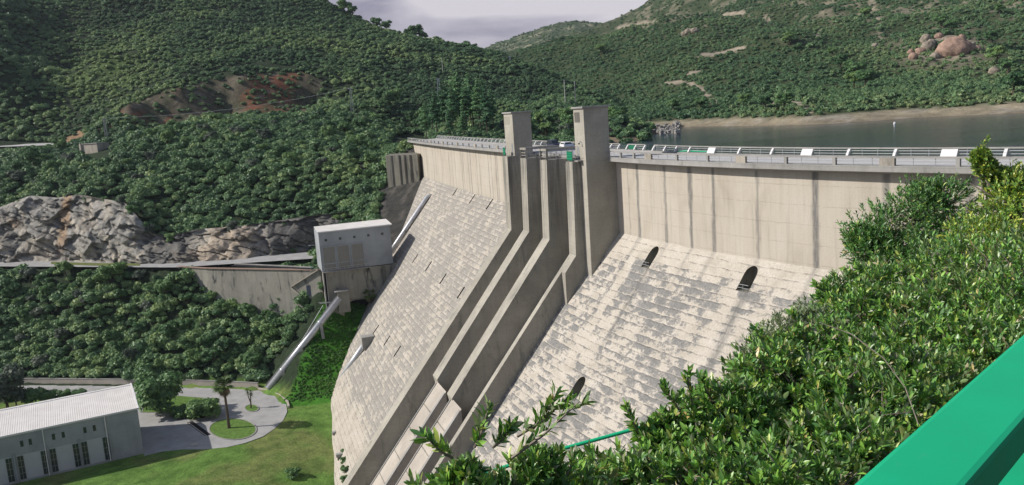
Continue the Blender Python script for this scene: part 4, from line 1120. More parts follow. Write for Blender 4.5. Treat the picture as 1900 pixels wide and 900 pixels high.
# penstock and its anchor block
pk0 = gA + np.array([gdir[0] * 4.2 - gper[0] * 2.0, gdir[1] * 4.2 - gper[1] * 2.0, -8.2]); pk1 = Z(497, 722, -66.2)
ps = thing('penstock', 'big pale steel penstock with ladder running down to the turning circle', 'pipe', tuple(pk1))
def pp(mb, nm, mat, **kw): return local(ps, mb).build(nm, mat, ps, **kw)
mb = MB(); mb.tube([pk0, pk1], .95, 18); pp(mb, 'tube', STEEL, smooth_sh=True)
dv = (pk1 - pk0); ln_ = np.linalg.norm(dv); dv = dv / ln_; side = np.cross(dv, [0, 0, 1]); side /= np.linalg.norm(side); upn = np.cross(side, dv)
mb = MB()
for q in (.25, -.25):
    mb.beam(pk0 + upn * 1.15 + side * (q + .2), pk1 + upn * 1.15 + side * (q + .2), .06, .08)
for f_ in np.linspace(.02, .98, 70): mb.beam(pk0 + dv * ln_ * f_ + upn * 1.15 + side * -.05, pk0 + dv * ln_ * f_ + upn * 1.15 + side * .45, .05, .05)
pp(mb, 'ladder', STEELD)
for f_ in (.28, .55, .8):
    c = pk0 + dv * ln_ * f_
    mb = MB()
    mb.beam(c + upn * .2 + side * 1.0, c + np.array([0, 0, -4.5]) + side * 1.6, .5, .8, up=(1, 0, 0)); mb.beam(c + upn * .2 - side * 1.0, c + np.array([0, 0, -4.5]) - side * 1.6, .5, .8, up=(1, 0, 0))
    pp(mb, 'support_leg', CONC_GREY)
    mb = MB(); mb.tube([c - dv * .12, c + dv * .12], 1.08, 18); pp(mb, 'flange', STEEL)
mb = MB(); q0 = pk0 + dv * 2.5
for k in (.9, 2.2): mb.beam(q0 - side * k * -1 + upn * 1.0, q0 + side * k + upn * 1.0 + np.array([-3.4, -.6, 0]), .12, .14)
mb.beam(q0 + np.array([-3.4, -.6, .2]), pk0 + dv * 16 + upn * 1.2, .1, .12)
pp(mb, 'walkway', STEEL)
mb = MB(); mb.box((pk0[0] + .6, pk0[1] + 1.5, pk0[2] - 1.2), (3.4, 3.6, 6.4), math.atan2(.32, .947)); pp(mb, 'anchor_block', CONC_WALL, bevel=.05)
mb = MB(); mb.box((pk0[0] + .3, pk0[1] + 1.2, pk0[2] + 2.1), (4.2, 4.2, .35), math.atan2(.32, .947)); pp(mb, 'anchor_cap', CONC_GREY, bevel=.03)

# retaining wall with stairs, bench road edge
rA = Z(325, 497, BZ); rB = Z(592, 480, BZ); rC = Z(375, 494, BZ)
rw = thing('retaining_wall', 'long water stained concrete retaining wall below the bench road', 'wall', tuple(rC))
def rp(mb, nm, mat, **kw): return local(rw, mb).build(nm, mat, rw, **kw)
mb = MB(); o_ = np.array([0, .9, 0])
def wallseg(p, q, h0, h1, th=.9):
    d_ = (q - p); nn_ = np.array([-d_[1], d_[0], 0]); nn_ = nn_ / np.linalg.norm(nn_) * th; dn = np.array([0, 0, 1.])
    mb.hexa([p - dn * h0, q - dn * h1, q - dn * h1 + nn_, p - dn * h0 + nn_], [p, q, q + nn_, p + nn_])
rB = gA + np.array([gper[0] * 3.5 - .2, gper[1] * 3.5, 0]); 
rCp = rC + np.array([3.5, -5.5, 0])
wallseg(rA + np.array([0, 2.0, 0]), rCp, 5, 13); rp(mb, 'wing', CONC_WALL)
mb = MB(); wallseg(rCp, rB, 14, 15); rp(mb, 'wall_face', CONC_WALL)
mb = MB(); mb.beam(rCp + [0, .3, .1], rB + [0, .3, .1], 1.3, .22); mb.beam(rA + [0, 2.2, .1], rCp + [0, .3, .1], 1.2, .22); rp(mb, 'coping', plain('coping_brown', (0.27, 0.19, 0.15), 0.9, 0.2, 0, .2))
f = lambda k, z, out=.25: rCp * (1 - k) + rB * k + np.array([.1, -out, z])
mb = MB()
kb = 0.985
mb.beam(f(kb, .3), f(.74, -5.3), .9, .3); mb.beam(f(.74, -5.3), f(.86, -9.3), .9, .3)
for a, b in ((f(kb, 1.3, .7), f(.74, -4.3, .7)), (f(.74, -4.3, .7), f(.86, -8.3, .7)), (f(kb, .9, .7), f(.74, -4.7, .7))): mb.beam(a, b, .08, .08)
for k in np.linspace(.74, kb, 9): mb.beam(f(k, -5.3 + (k - .74) / (kb - .74) * 5.6, .7), f(k, -4.2 + (k - .74) / (kb - .74) * 5.6, .7), .05, .05, up=(1, 0, 0))
rp(mb, 'stair', CONC_PALE)
mb = MB(); mb.beam(f(.90, -7.9, .03), f(.90, -4.7, .03), .12, 2.5, up=(1, 0, 0)); rp(mb, 'door', plain('door_bluegrey', (0.12, 0.13, 0.17), 0.6))
gr_ = thing('green_railing', 'short green painted railing at the head of the stair beside the gate house', 'railing', tuple(rB))
mb = MB(); a = rB + np.array([-.6, -.3, 0]); b = rB + np.array([-2.8, .6, 0]); c = b + np.array([-1.2, 5.5, 0])
for z in (.5, 1.0): mb.beam(b + [0, 0, z], a + [0, 0, z], .07, .07); mb.beam(b + [0, 0, z], c + [0, 0, z], .07, .07)
local(gr_, mb).build('rail', GREEND, gr_)
mb = MB()
for q in (a, b, (a + b) / 2, c, (b + c) / 2): mb.beam(q, q + [0, 0, 1.05], .08, .08, up=(1, 0, 0))
local(gr_, mb).build('post', GREEND, gr_)
mb = MB(); mb.beam((b + c) / 2 + [0, 0, .5], b + [0, 0, .5], .03, .8); local(gr_, mb).build('mesh_infill', GREEND, gr_)
# trough and handrail along the wall top
ct = thing('cable_trough', 'dark open channel behind the coping of the stained retaining wall', 'channel', tuple(rC))
mb = MB(); a = rCp + np.array([8, 2.2, .12]); b = rB + np.array([-3, 2.4, .12]); mb.beam(a, b, 2.0, .3); local(ct, mb).build('channel', DARK, ct)
mb = MB(); mb.beam(a + [0, 1.4, .2], b + [0, 1.4, .2], .5, .5); local(ct, mb).build('kerb', CONC_GREY, ct)

# ------------------------------------------------------------------ power house on the valley floor
PZ = -67.0; cP = Z(267, 841, PZ)
pdir = np.array([-.88, -.47]); pdir /= np.hypot(*pdir)       # along the front, away from its right corner
ph = thing('power_house', 'long pale power house with white ribbed roof on the valley lawn', 'building', tuple(cP), math.atan2(pdir[1], pdir[0]))
# local x along the front, local y: towards the viewer is +y, so the body lies at -y
PL, PD, PH = 46.0, 21.0, 11.4
def bp(mb, nm, mat, parent=None, **kw): return mb.build(nm, mat, parent or ph, **kw)
bp(MB().box((PL / 2, -PD / 2, PH / 2 - .5), (PL, PD, PH + 1)), 'wall', WALLGREY, bevel=.04)
mb = MB(); xs = []; x = -.3
while x < PL: xs += [(x, 0), (x + .24, 0), (x + .29, .035), (x + .41, .035)]; x += .46
V = [(a, y, z + h_) for y, z in ((.25, PH + .1), (-PD * .86, PH + 1.15), (-PD - .25, PH + .6)) for a, h_ in xs]
mb.v = V; mb.f = [tuple(int(q) for q in f_)[::-1] for f_ in grid_faces(len(xs), 3)]
bp(mb, 'roof', ROOF)
bp(MB().beam((-.3, .27, PH + .02), (PL, .27, PH + .02), .14, .42), 'gutter', WHITE)
bp(MB().prism([(.3, PH - .1), (-PD - .3, PH - .1), (-PD - .3, PH + .75), (-PD * .86, PH + 1.3), (.3, PH + .25)], lambda y, z: (-.34, y, z), lambda y, z: (-.12, y, z)), 'gable_trim', WHITE)
bp(MB().beam((-.3, -PD * .86, PH + 1.22), (PL, -PD * .86, PH + 1.22), .5, .1), 'ridge_cap', WHITE)
bays = [(7.0, 13.05), (13.35, 19.6), (19.9, 26.1), (26.9, 33.0), (33.3, 39.4)]
for i, (a, b) in enumerate(bays):
    r_ = bp(MB().box(((a + b) / 2, .0, 3.35), (b - a - .1, .03, 5.9)), 'recess_panel', PANELGREY)
    for x in (a + .75, b - .75):
        w_ = bp(MB().box((x, .02, 3.3), (1.25, .08, 5.7)), 'window', GLASSD)
        mb = MB()
        for q in (-.62, .62, 0): mb.box((x + q, .055, 3.3), (.07, .05, 5.7))
        for q in (.5, 2.0, 3.5, 5.0, 6.13): mb.box((x, .057, q), (1.3, .05, .07))
        bp(mb, 'glazing_bar', STEELD, w_)
for x in (6.75, 13.2, 19.75, 26.5, 33.15): bp(MB().box((x, .16, 3.3 + .2), (.28, .3, 6.9)), 'pilaster', WALLGREY, bevel=.03)
for x in (7.3, 20.2, 33.4): bp(MB().tube([(x, .34, .2), (x, .34, PH - .2)], .11, 8), 'downpipe', WHITE)
for x in (9.7, 11.7, 16.2, 18.2, 22.9, 24.6, 29.9, 31.7):
    w_ = bp(MB().box((x, .01, 8.9), (.62, .08, 1.45)), 'slot_window', GLASSD)
    bp(MB().box((x, .06, 9.66), (.8, .14, .1)).box((x, .06, 8.12), (.8, .14, .1)), 'sill', WALLGREY, w_)

# low wall behind the lower road, forecourt, turning circle
def drape(poly, name, mat, z, kind='structure'):
    mb = MB(); mb.poly([(x, y, z) for x, y in poly], [tuple(range(len(poly)))])
    o = mb.build(name, mat); return tag(o, kind=kind)
cen = np.array([-79.5, 209.0])
def loop_r(a):                                   # outer edge of the turning circle
    return 14.2
ring = [Z(u, v, PZ)[:2] for u, v in [(484, 723.5), (500, 728), (520, 737), (531, 750), (533, 764), (526, 779), (510, 795), (488, 810), (455, 822), (420, 830), (380, 834), (340, 834), (300, 838), (268, 846), (255, 800), (252, 740), (82, 733), (20, 733), (20, 715.5), (80, 714.8), (160, 715.2), (250, 716.6), (358, 718), (440, 721)]]
ring_o = drape([tuple(p) for p in ring], 'forecourt_road', ASPHALT, PZ + .03)
def ell(cu, cv, ru, rv, n_=28):
    return [Z(cu + ru * math.cos(t), cv + rv * math.sin(t), PZ)[:2] for t in np.linspace(0, 2 * math.pi, n_, endpoint=False)]
GRASS = plain('island_grass', (0.10, 0.175, 0.04), 0.95, 0.1, 0, 0.35, 1.2)
def island(poly, nm, z=.12):
    poly = [np.array(p) for p in poly]; c = sum(poly) / len(poly)
    mb = MB(); n_ = len(poly)
    a = [(p[0], p[1], PZ + .032) for p in poly]; b = [(p[0], p[1], PZ + .2) for p in poly]
    i_ = [tuple(c + (p - c) * (1 - .35 / np.hypot(*(p - c)))) for p in poly]
    d = [(p[0], p[1], PZ + .2) for p in i_]; e = [(p[0], p[1], PZ + .1) for p in i_]
    mb.v = a + b + d + e; mb.f = []
    for k in range(3): mb.f += [(k * n_ + i, k * n_ + (i + 1) % n_, (k + 1) * n_ + (i + 1) % n_, (k + 1) * n_ + i) for i in range(n_)]
    tag(mb.build('kerb', CONC_GREY), kind='structure')
    mb = MB(); mb.poly([(p[0], p[1], PZ + z) for p in i_], [tuple(range(n_))])
    tag(mb.build(nm, GRASS), kind='structure')
island(ell(432, 797, 45, 20), 'grass_island')
island(ell(467, 758, 14, 7, 16), 'grass_island')
island([Z(u, v, PZ)[:2] for u, v in [(262, 766), (268, 745), (300, 735), (335, 735), (372, 738), (405, 745), (412, 756), (405, 767), (380, 777), (352, 781), (330, 770), (300, 767)]], 'planting_bed')
# outer kerb of the circle
kp = resample([Z(u, v, PZ) for u, v in [(480, 723), (500, 727), (520, 735), (534, 748), (536, 757)]], 16)
kw_ = thing('kerb_wall', 'low curved concrete kerb wall at the top of the turning circle', 'wall', tuple(kp[8]))
mb = MB()
for a, b in zip(kp[:-1], kp[1:]): mb.beam(a + [0, 0, .25], b + [0, 0, .25], .5, .7)
local(kw_, mb).build('kerb_body', CONC_PALE, kw_)
lw = thing('boundary_wall', 'low pale block wall along the foot of the wooded slope behind the lower road', 'wall', tuple(Z(300, 716, PZ)))
wl = resample([Z(u, v, PZ) for u, v in [(20, 714), (60, 713), (160, 714), (250, 715.5), (358, 717), (440, 720), (480, 722.5)]], 30)
mb = MB()
for a, b in zip(wl[:-1], wl[1:]): mb.beam(a + [0, 0, .95], b + [0, 0, .95], .4, 2.0)
local(lw, mb).build('wall_face', CONC_PALE, lw)
mb = MB()
for a, b in zip(wl[:-1], wl[1:]): mb.beam(a + [0, 0, 2.0], b + [0, 0, 2.0], .55, .14)
local(lw, mb).build('coping', CONC_GREY, lw)
# drain channel across the yard and manhole
gr = thing('drain_grate', 'dark drainage channel crossing the shaded yard beside the power house', 'drain', tuple(Z(365, 795, PZ)))
mb = MB(); mb.beam(Z(352, 783, PZ) + [0, 0, .06], Z(386, 808, PZ) + [0, 0, .06], 1.5, .05); local(gr, mb).build('grating', DARK, gr)
mb = MB(); mb.beam(Z(350, 785, PZ) + [0, 0, .06], Z(384, 810, PZ) + [0, 0, .06], .3, .07); local(gr, mb).build('grate_frame', CONC_PALE, gr)
mh = thing('manhole_cover', 'pale round manhole cover in the yard', 'manhole', tuple(Z(361, 825, PZ)))
MB().tube([(0, 0, .03), (0, 0, .09)], 1.0, 20).build('cover', CONC_PALE, mh)
MB().tube([(0, 0, .03), (0, 0, .07)], 1.25, 20).build('cover_ring', CONC_GREY, mh)

# concrete block house at the far road
bh = thing('culvert_head', 'pale concrete block standing at the road edge below the far utility pole', 'block', tuple(Y(180, 290, 366)))
bhc = Y(183, 290, 366)
MB().box((0, 0, 2.0), (10.5, 6, 7), -.5).build('head_wall', CONC, bh, bevel=.1)
MB().box((0, 0, 5.65), (11.2, 6.6, .3), -.5).build('coping', CONC_GREY, bh)
MB().box((-4.85, 2.2, 2.2), (1.0, 6.6, 7.25), -.5).build('side_wall', CONC_PALE, bh)

# ------------------------------------------------------------------ poles and pylons
def lattice_pole(u, vb, vt, y, label, arms=True, w=1.0, mat=POLEMAT, name='utility_pole', cat='pole'):
    b = Y(u, vb, y); t_ = Y(u + (vb - vt) * -.03, vt, y); H = t_[2] - b[2]
    root = thing(name, label, cat, tuple(b))
    mb = MB()
    for sx in (-1, 1):
        for sy in (-1, 1): mb.beam((sx * w * .5, sy * w * .35, -1.5), (sx * w * .16, sy * w * .12, H), .2, .2, up=(1, 0, 0))
    k_ = 7
    for i in range(k_):
        a = i / k_; b_ = (i + 1) / k_; wa = w * (.5 - .34 * a); wb = w * (.5 - .34 * b_)
        mb.beam((-wa, -wa * .7, H * a), (wb, -wb * .7, H * b_), .1, .1); mb.beam((wa, wa * .7, H * a), (-wb, wb * .7, H * b_), .1, .1)
    mb.build('mast', mat, root)
    if arms:
        MB().beam((-1.1, 0, H * .97), (1.1, 0, H * .97), .16, .2).beam((-.7, 0, H * .86), (.7, 0, H * .86), .14, .18).build('crossarm', STEEL, root)
        mb = MB()
        for x in (-1, 0, 1): mb.tube([(x, 0, H * .98), (x, 0, H * .98 + .5)], .09, 6)
        mb.build('insulators', STEELD, root)
    return root, t_
p1, t1 = lattice_pole(199, 263, 219, 424, 'lattice utility pole standing alone above the pale concrete block on the far road', w=1.5)
p2, t2 = lattice_pole(654, 207, 163, 400, 'lattice utility pole standing on the shrubby knoll near the pine grove', w=1.3)
wl_ = thing('power_line', 'thin power cable sagging across the red cutting between two poles', 'cable', tuple(t1))
mb = MB(); q = [np.array(t1) * (1 - k) + np.array(t2) * k - np.array([0, 0, 4 * 3.0 * k * (1 - k)]) for k in np.linspace(0, 1, 24)]
mb.tube(q, .07, 5); local(wl_, mb).build('cable', plain('cable_grey', (0.25, 0.26, 0.27)), wl_)
lattice_pole(948, 137, 104, 600, 'slim lattice pylon on the ridge directly above the left gate tower', w=1.9, mat=STEEL, name='pylon', cat='pylon')
for i, (u, vb, vt) in enumerate([(1048, 172, 148), (1067, 172, 150)]):
    b = Y(u, vb, 470); H = Y(u, vt, 470)[2] - b[2]
    r_ = thing('utility_pole', ['plain pole above the trees just left of the tall tower top', 'plain pole directly above the tall tower roof'][i], 'pole', tuple(b), group='plain poles above the tall tower')
    MB().tube([(0, 0, -6), (0, 0, H)], [.3, .2], 8).build('shaft', POLEMAT, r_)
    MB().beam((-.7, 0, H - .4), (.7, 0, H - .4), .16, .16).build('crossarm', STEELD, r_)
lattice_pole(815, 172, 146, 440, 'pale lattice mast poking out behind the pine grove', w=2.0, mat=STEEL, name='pylon', cat='pylon')
b = Y(821, 125, 560)
r_ = thing('utility_pole', 'thin lone pole on the wooded ridge left of the ridge pylon', 'pole', tuple(b)); MB().tube([(0, 0, -3), (0, 0, 6)], [.25, .18], 8).build('shaft', POLEMAT, r_); MB().beam((-.6, 0, 5.6), (.6, 0, 5.6), .14, .14).build('crossarm', STEELD, r_)

# ------------------------------------------------------------------ parked cars
def car(label, s, d, paint, kind):
    o_, n_, T_ = frame(s); p = W(s, d, .012)
    root = thing('parked_car', label, 'car', p, math.atan2(-T_[1], -T_[0]), group='cars parked on the dam road')
    Lc, Wc = 4.3, 1.78; Hc = 1.82 if kind == 'suv' else 1.5
    if kind == 'suv': prof = [(-2.1, .3), (-2.15, .75), (-2.08, 1.05), (-1.95, 1.72), (-1.7, Hc), (.35, Hc), (.6, 1.72), (1.15, 1.1), (2.0, .95), (2.15, .7), (2.15, .3)]
    else: prof = [(-2.1, .28), (-2.12, .8), (-1.95, 1.0), (-1.5, 1.4), (-1.1, Hc), (.15, Hc), (.5, 1.42), (1.2, .98), (1.95, .85), (2.15, .6), (2.12, .28)]
    mb = MB(); n_ = len(prof)
    ins = lambda z: .0 if z < 1.05 else .22 * (z - 1.0)
    a = [(x, -Wc / 2 + ins(z), z) for x, z in prof]; b_ = [(x, Wc / 2 - ins(z), z) for x, z in prof]
    mb.poly(a + b_, [tuple(range(n_))[::-1], tuple(range(n_, 2 * n_))] + [(i, (i + 1) % n_, n_ + (i + 1) % n_, n_ + i) for i in range(n_)])
    mb.build('body', paint, root, bevel=.035)
    zt_, zb_ = Hc - .14, 1.06
    for sg in (-1, 1):
        y = lambda z: sg * (Wc / 2 - ins(z) + .006)
        for x0, x1, x2, x3 in (((-1.85, -.75, -.75, -1.72), (-.65, .9, .38, -.65)) if kind == 'suv' else ((-1.55, -.5, -.5, -1.2), (-.42, .85, .2, -.42))):
            MB().poly([(x0, y(zb_), zb_), (x1, y(zb_), zb_), (x2, y(zt_), zt_), (x3, y(zt_), zt_)], [(0, 1, 2, 3)]).build('window', GLASSD, root)
    xf = ((1.13, .66) if kind == 'suv' else (1.1, .52)); zf = (1.13, Hc - .12) if kind == 'suv' else (1.04, 1.41)
    w1 = Wc / 2 - .12
    MB().poly([(xf[0] + .02, -w1, zf[0]), (xf[0] + .02, w1, zf[0]), (xf[1] + .025, w1 - .12, zf[1]), (xf[1] + .025, -w1 + .12, zf[1])], [(0, 1, 2, 3)]).build('windscreen', GLASSD, root)
    xb = (-2.08, -1.98) if kind == 'suv' else (-1.93, -1.53)
    MB().poly([(xb[0] - .02, -w1, 1.12), (xb[0] - .02, w1, 1.12), (xb[1] - .03, w1 - .12, 1.6 if kind == 'suv' else 1.38), (xb[1] - .03, -w1 + .12, 1.6 if kind == 'suv' else 1.38)], [(0, 1, 2, 3)]).build('rear_window', GLASSD, root)
    for x in (-1.35, 1.35):
        for sg in (-1, 1):
            w_ = MB().tube([(x, sg * (Wc / 2 - .2), .33), (x, sg * (Wc / 2 + .01), .33)], .33, 18).build('wheel', RUBBER, root)
            MB().tube([(x, sg * (Wc / 2 - .02), .33), (x, sg * (Wc / 2 + .02), .33)], .2, 14).build('rim', STEEL, w_)
    for sg in (-1, 1):
        MB().box((2.13, sg * .62, .68), (.06, .36, .14)).build('headlight', WHITE, root)
        MB().box((-2.14, sg * .7, .88), (.06, .2, .26)).build('tail_light', plain('tail_red', (.3, .02, .02), .4), root)
        MB().box((.75, sg * (Wc / 2 + .08), 1.08), (.12, .2, .14)).build('mirror', paint, root)
car('dark blue off-roader with black windows parked on the dam road, left of the white car', 46.5, -7.2, plain('car_dark', (0.045, 0.05, 0.09), .3, .5, .3, .05), 'suv')
car('white hatchback parked on the dam road between the two towers', 38.6, -7.2, plain('car_white', (0.72, 0.72, 0.74), .3, .5, 0, .04), 'hatch')

# ------------------------------------------------------------------ vegetation
def leaf_quads(C, N, size, rng, aspect=1.6, jitter=.5):
    """one bent card per centre: returns V, F"""
    n = len(C)
    N = N + rng.normal(0, jitter, (n, 3)); N /= np.linalg.norm(N, axis=1)[:, None] + 1e-9
    R = rng.normal(0, 1, (n, 3)); T = np.cross(N, R); T /= np.linalg.norm(T, axis=1)[:, None] + 1e-9
    B = np.cross(N, T)
    s = size * rng.uniform(.6, 1.35, n)[:, None]
    a = T * s * aspect * .5; b = B * s * .5; k = N * s * .18
    V = np.stack([C - a, C + b * .9 - k, C + a, C - b * .9 - k], 1).reshape(-1, 3)
    F = np.arange(4 * n).reshape(n, 4)
    return V, F
def crown_mesh(name, mat, lobes, per, size, rng, shell=.72, up=.4):
    """lobes (x, y, z, r, squash): leaf cards fill uneven clumps"""
    Vs, Fs, o = [], [], 0
    for (x, y, z, r, q) in lobes:
        n = int(per * r * r)
        D = rng.normal(0, 1, (n, 3)); D /= np.linalg.norm(D, axis=1)[:, None]
        D[:, 2] = np.where(D[:, 2] < -.35, -D[:, 2] * .6, D[:, 2])
        bump = .8 + .4 * vnoise(D[:, 0] * 2.3 + x, D[:, 1] * 2.3 + y, D[:, 2] * 2.3 + z, seed=4)
        rr = r * bump * rng.uniform(shell, 1.06, n)
        C = np.stack([x + D[:, 0] * rr, y + D[:, 1] * rr, z + D[:, 2] * rr * q], 1)
        V, F = leaf_quads(C, D + np.array([0, 0, up]), size, rng)
        Vs.append(V); Fs.append(F + o); o += len(V)
    return np_mesh(name, np.concatenate(Vs), np.concatenate(Fs), mat)

SHRUB_M = foliage('shrub_leaves', (0.044, 0.100, 0.052), (0.155, 0.265, 0.112), (0.33, 0.41, 0.15), inst='point')
SHRUB_F = foliage('far_shrub_leaves', (0.058, 0.125, 0.064), (0.145, 0.250, 0.110), (0.28, 0.33, 0.15), inst='point')
HERB_M = foliage('herb_leaves', (0.036, 0.110, 0.018), (0.085, 0.215, 0.035), (0.15, 0.28, 0.05), inst='point')
TREE_M = foliage('tree_leaves', (0.042, 0.105, 0.048), (0.125, 0.235, 0.085), (0.22, 0.32, 0.10))
PINE_M = foliage('pine_needles', (0.045, 0.125, 0.065), (0.135, 0.27, 0.11), (0.20, 0.34, 0.13))
OLIVE_M = foliage('greygreen_leaves', (0.06, 0.085, 0.06), (0.11, 0.14, 0.10), (0.15, 0.18, 0.12))

def kit(name, mat, n_var, per, size, seed, flat=.75, n_l=(3, 6)):
    col = bpy.data.collections.new(name)
    for k in range(n_var):
        r = np.random.default_rng(seed + k)
        lobes = []
        for i in range(r.integers(*n_l)):
            a = r.uniform(0, 6.28); d = r.uniform(0, .6)
            lobes.append((math.cos(a) * d, math.sin(a) * d, r.uniform(.1, .55), r.uniform(.4, .72), flat))
        o = bpy.data.objects.new('%s_sprig' % name, crown_mesh(name, mat, lobes, per, size, r)); col.objects.link(o)
    return col
def scatter(name, P, scl, tint, col, label, cat):
    n = len(P)
    m = bpy.data.meshes.new(name); m.vertices.add(n); m.vertices.foreach_set('co', np.ascontiguousarray(P, np.float32).ravel())
    rng = np.random.default_rng(n)
    for k, v in (('scl', scl), ('tint', tint), ('rz', rng.uniform(0, 6.28, n))):
        a = m.attributes.new(k, 'FLOAT', 'POINT'); a.data.foreach_set('value', np.ascontiguousarray(v, np.float32))
    a = m.attributes.new('var', 'INT', 'POINT'); a.data.foreach_set('value', rng.integers(0, 1000, n).astype(np.int32))
    o = link(bpy.data.objects.new(name, m))
    g = bpy.data.node_groups.new(name, 'GeometryNodeTree')
    g.interface.new_socket('Geometry', in_out='INPUT', socket_type='NodeSocketGeometry'); g.interface.new_socket('Geometry', in_out='OUTPUT', socket_type='NodeSocketGeometry')
    gi = g.nodes.new('NodeGroupInput'); go = g.nodes.new('NodeGroupOutput')
    ip = g.nodes.new('GeometryNodeInstanceOnPoints'); ci = g.nodes.new('GeometryNodeCollectionInfo')
    ci.inputs['Collection'].default_value = col; ci.inputs['Separate Children'].default_value = True; ci.inputs['Reset Children'].default_value = True
    def attr(nm, t='FLOAT'):
        q = g.nodes.new('GeometryNodeInputNamedAttribute'); q.data_type = t; q.inputs['Name'].default_value = nm; return q.outputs['Attribute']
    cx = g.nodes.new('ShaderNodeCombineXYZ'); g.links.new(attr('rz'), cx.inputs[2])
    e2r = g.nodes.new('FunctionNodeEulerToRotation'); g.links.new(cx.outputs[0], e2r.inputs[0])
    ip.inputs['Pick Instance'].default_value = True
    g.links.new(gi.outputs[0], ip.inputs['Points']); g.links.new(ci.outputs[0], ip.inputs['Instance']); g.links.new(attr('var', 'INT'), ip.inputs['Instance Index'])
    g.links.new(e2r.outputs[0], ip.inputs['Rotation'])
    s3 = g.nodes.new('ShaderNodeCombineXYZ')
    for k in range(3): g.links.new(attr('scl'), s3.inputs[k])
    g.links.new(s3.outputs[0], ip.inputs['Scale'])
    g.links.new(ip.outputs[0], go.inputs[0])
    md = o.modifiers.new('scatter', 'NODES'); md.node_group = g
    return tag(o, label, cat, kind='stuff')
def in_view(P, m=60):
    u, v, d = project(P); return (u > -m) & (u < 1900 + m) & (v > -m) & (v < 900 + m) & (d > 0)

KIT_N = kit('maquis_shrub', SHRUB_M, 5, 420, .24, 100)
KIT_F = kit('far_maquis_shrub', SHRUB_F, 4, 150, .36, 140)
KIT_H = kit('herb_tuft', HERB_M, 4, 150, .30, 180, .6)

def scatter_pts(x0, x1, y0, y1, spacing, fz, rng):
    n = int((x1 - x0) * (y1 - y0) / spacing ** 2)
    xy = np.stack([rng.uniform(x0, x1, n), rng.uniform(y0, y1, n)], 1)
    P = np.stack([xy[:, 0], xy[:, 1], fz(xy[:, 0], xy[:, 1])], 1)
    return P[in_view(P)]
rng = np.random.default_rng(42)
def tint_of(P, rng, sc=25, k=.55):
    n = fbm(P[:, 0] / sc, P[:, 1] / sc, seed=77, oct=3)
    return np.clip((n - .5) * 2.6 * k + .42 + rng.normal(0, .2, len(P)), 0, 1)
# knoll and lower slope
P = scatter_pts(-330, 60, 222, 440, 1.75, zmain, rng)
u, v, d = project(P)
on_bench = np.zeros(len(P), bool)
bl = [(p[0], p[1]) for p in bench_out]; bi = [(p[0], p[1]) for p in bench_in]
on_bench |= inpoly(P[:, 0], P[:, 1], [(a, b - 1.0) for a, b in bl] + [(a, b + 1) for a, b in bi[::-1]])
rt = [(Y(*r)[0], Y(*r)[1]) for r in rock_top]
on_bench |= inpoly(P[:, 0], P[:, 1], bi + [(a, b + 1.5) for a, b in rt[::-1]])
dam_d = np.array([((q[:2] - oS) @ nS) for q in P]); dam_s = np.array([((q[:2] - oS) @ tS) for q in P])
keepm = (P[:, 2] > -65.2) & ~on_bench
keepm &= ~((dam_s < 190) & (dam_d > -14) & (dam_d < 3 + np.clip(-12 - P[:, 2], 0, 60) * MS))
keepm &= ~((P[:, 0] > -66 + (P[:, 1] - 233) * .3) & (P[:, 0] < -30) & (P[:, 1] < 262) & (P[:, 2] < -33.5))
keepm &= ~((dist_poly(u, v, [(495, 722), (622, 560)]) < 22) & (P[:, 2] < -38))
keepm &= ~((P[:, 1] > 424) & (P[:, 1] < 438) & (P[:, 0] < -215))
keepm &= ~((P[:, 0] > -60) & (P[:, 0] < -26 ) & (P[:, 1] > 300) & (P[:, 2] > -2.5) & (P[:, 2] < 1.2) & (np.abs(P[:, 0] + 42 + (P[:, 1] - 370) * .15) < 9))
keepm &= ~((P[:, 0] > -24) & (P[:, 2] < -4.6))
keepm &= rng.uniform(0, 1, len(P)) < np.where(P[:, 0] > -22, .35, 1)
keepm &= ~((u > 1118) & (P[:, 1] < 330) & (rng.uniform(0, 1, len(P)) > .3))
keepm &= ~((u > 150) & (u < 212) & (v > 255) & (v < 300) & (d < 372))
P = P[keepm]
up_k = (P[:, 2] > -32)
scl = rng.uniform(.9, 2.1, len(P)) * np.where(up_k, 1.15, 1.25) * (1 + .5 * (rng.uniform(0, 1, len(P)) > .93))
scatter('shrub_cover', P, scl, tint_of(P, rng), KIT_N, 'dense evergreen shrubs covering the knoll and the slope around the bench road', 'shrubs')
# great hill
P = scatter_pts(-520, 200, 440, 800, 2.5, zmain, rng)
u, v, d = project(P)
k = inpoly(u, v, RED_CUT); gp = inpoly(u, v, [(115, 175), (135, 100), (210, 70), (260, 90), (215, 140), (160, 170)])
lin = dist_poly(u, v, [(200, 190), (330, 140), (480, 118), (560, 128)])
pr_ = np.where(k, .34, np.where(gp, .6, 1.0)) * smooth(1.5, 4, lin)
kp_ = (rng.uniform(0, 1, len(P)) < pr_) & ((P[:, 2] > -3) | (P[:, 0] < 0))
P = P[kp_]; u = u[kp_]; v = v[kp_]
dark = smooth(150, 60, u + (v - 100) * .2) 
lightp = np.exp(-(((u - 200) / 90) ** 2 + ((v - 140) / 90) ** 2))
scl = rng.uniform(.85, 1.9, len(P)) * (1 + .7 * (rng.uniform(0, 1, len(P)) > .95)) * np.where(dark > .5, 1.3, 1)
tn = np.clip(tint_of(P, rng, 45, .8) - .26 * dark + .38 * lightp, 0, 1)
scatter('shrub_cover', P, scl, tn, KIT_N, 'evergreen maquis covering the great hill on the left', 'shrubs')
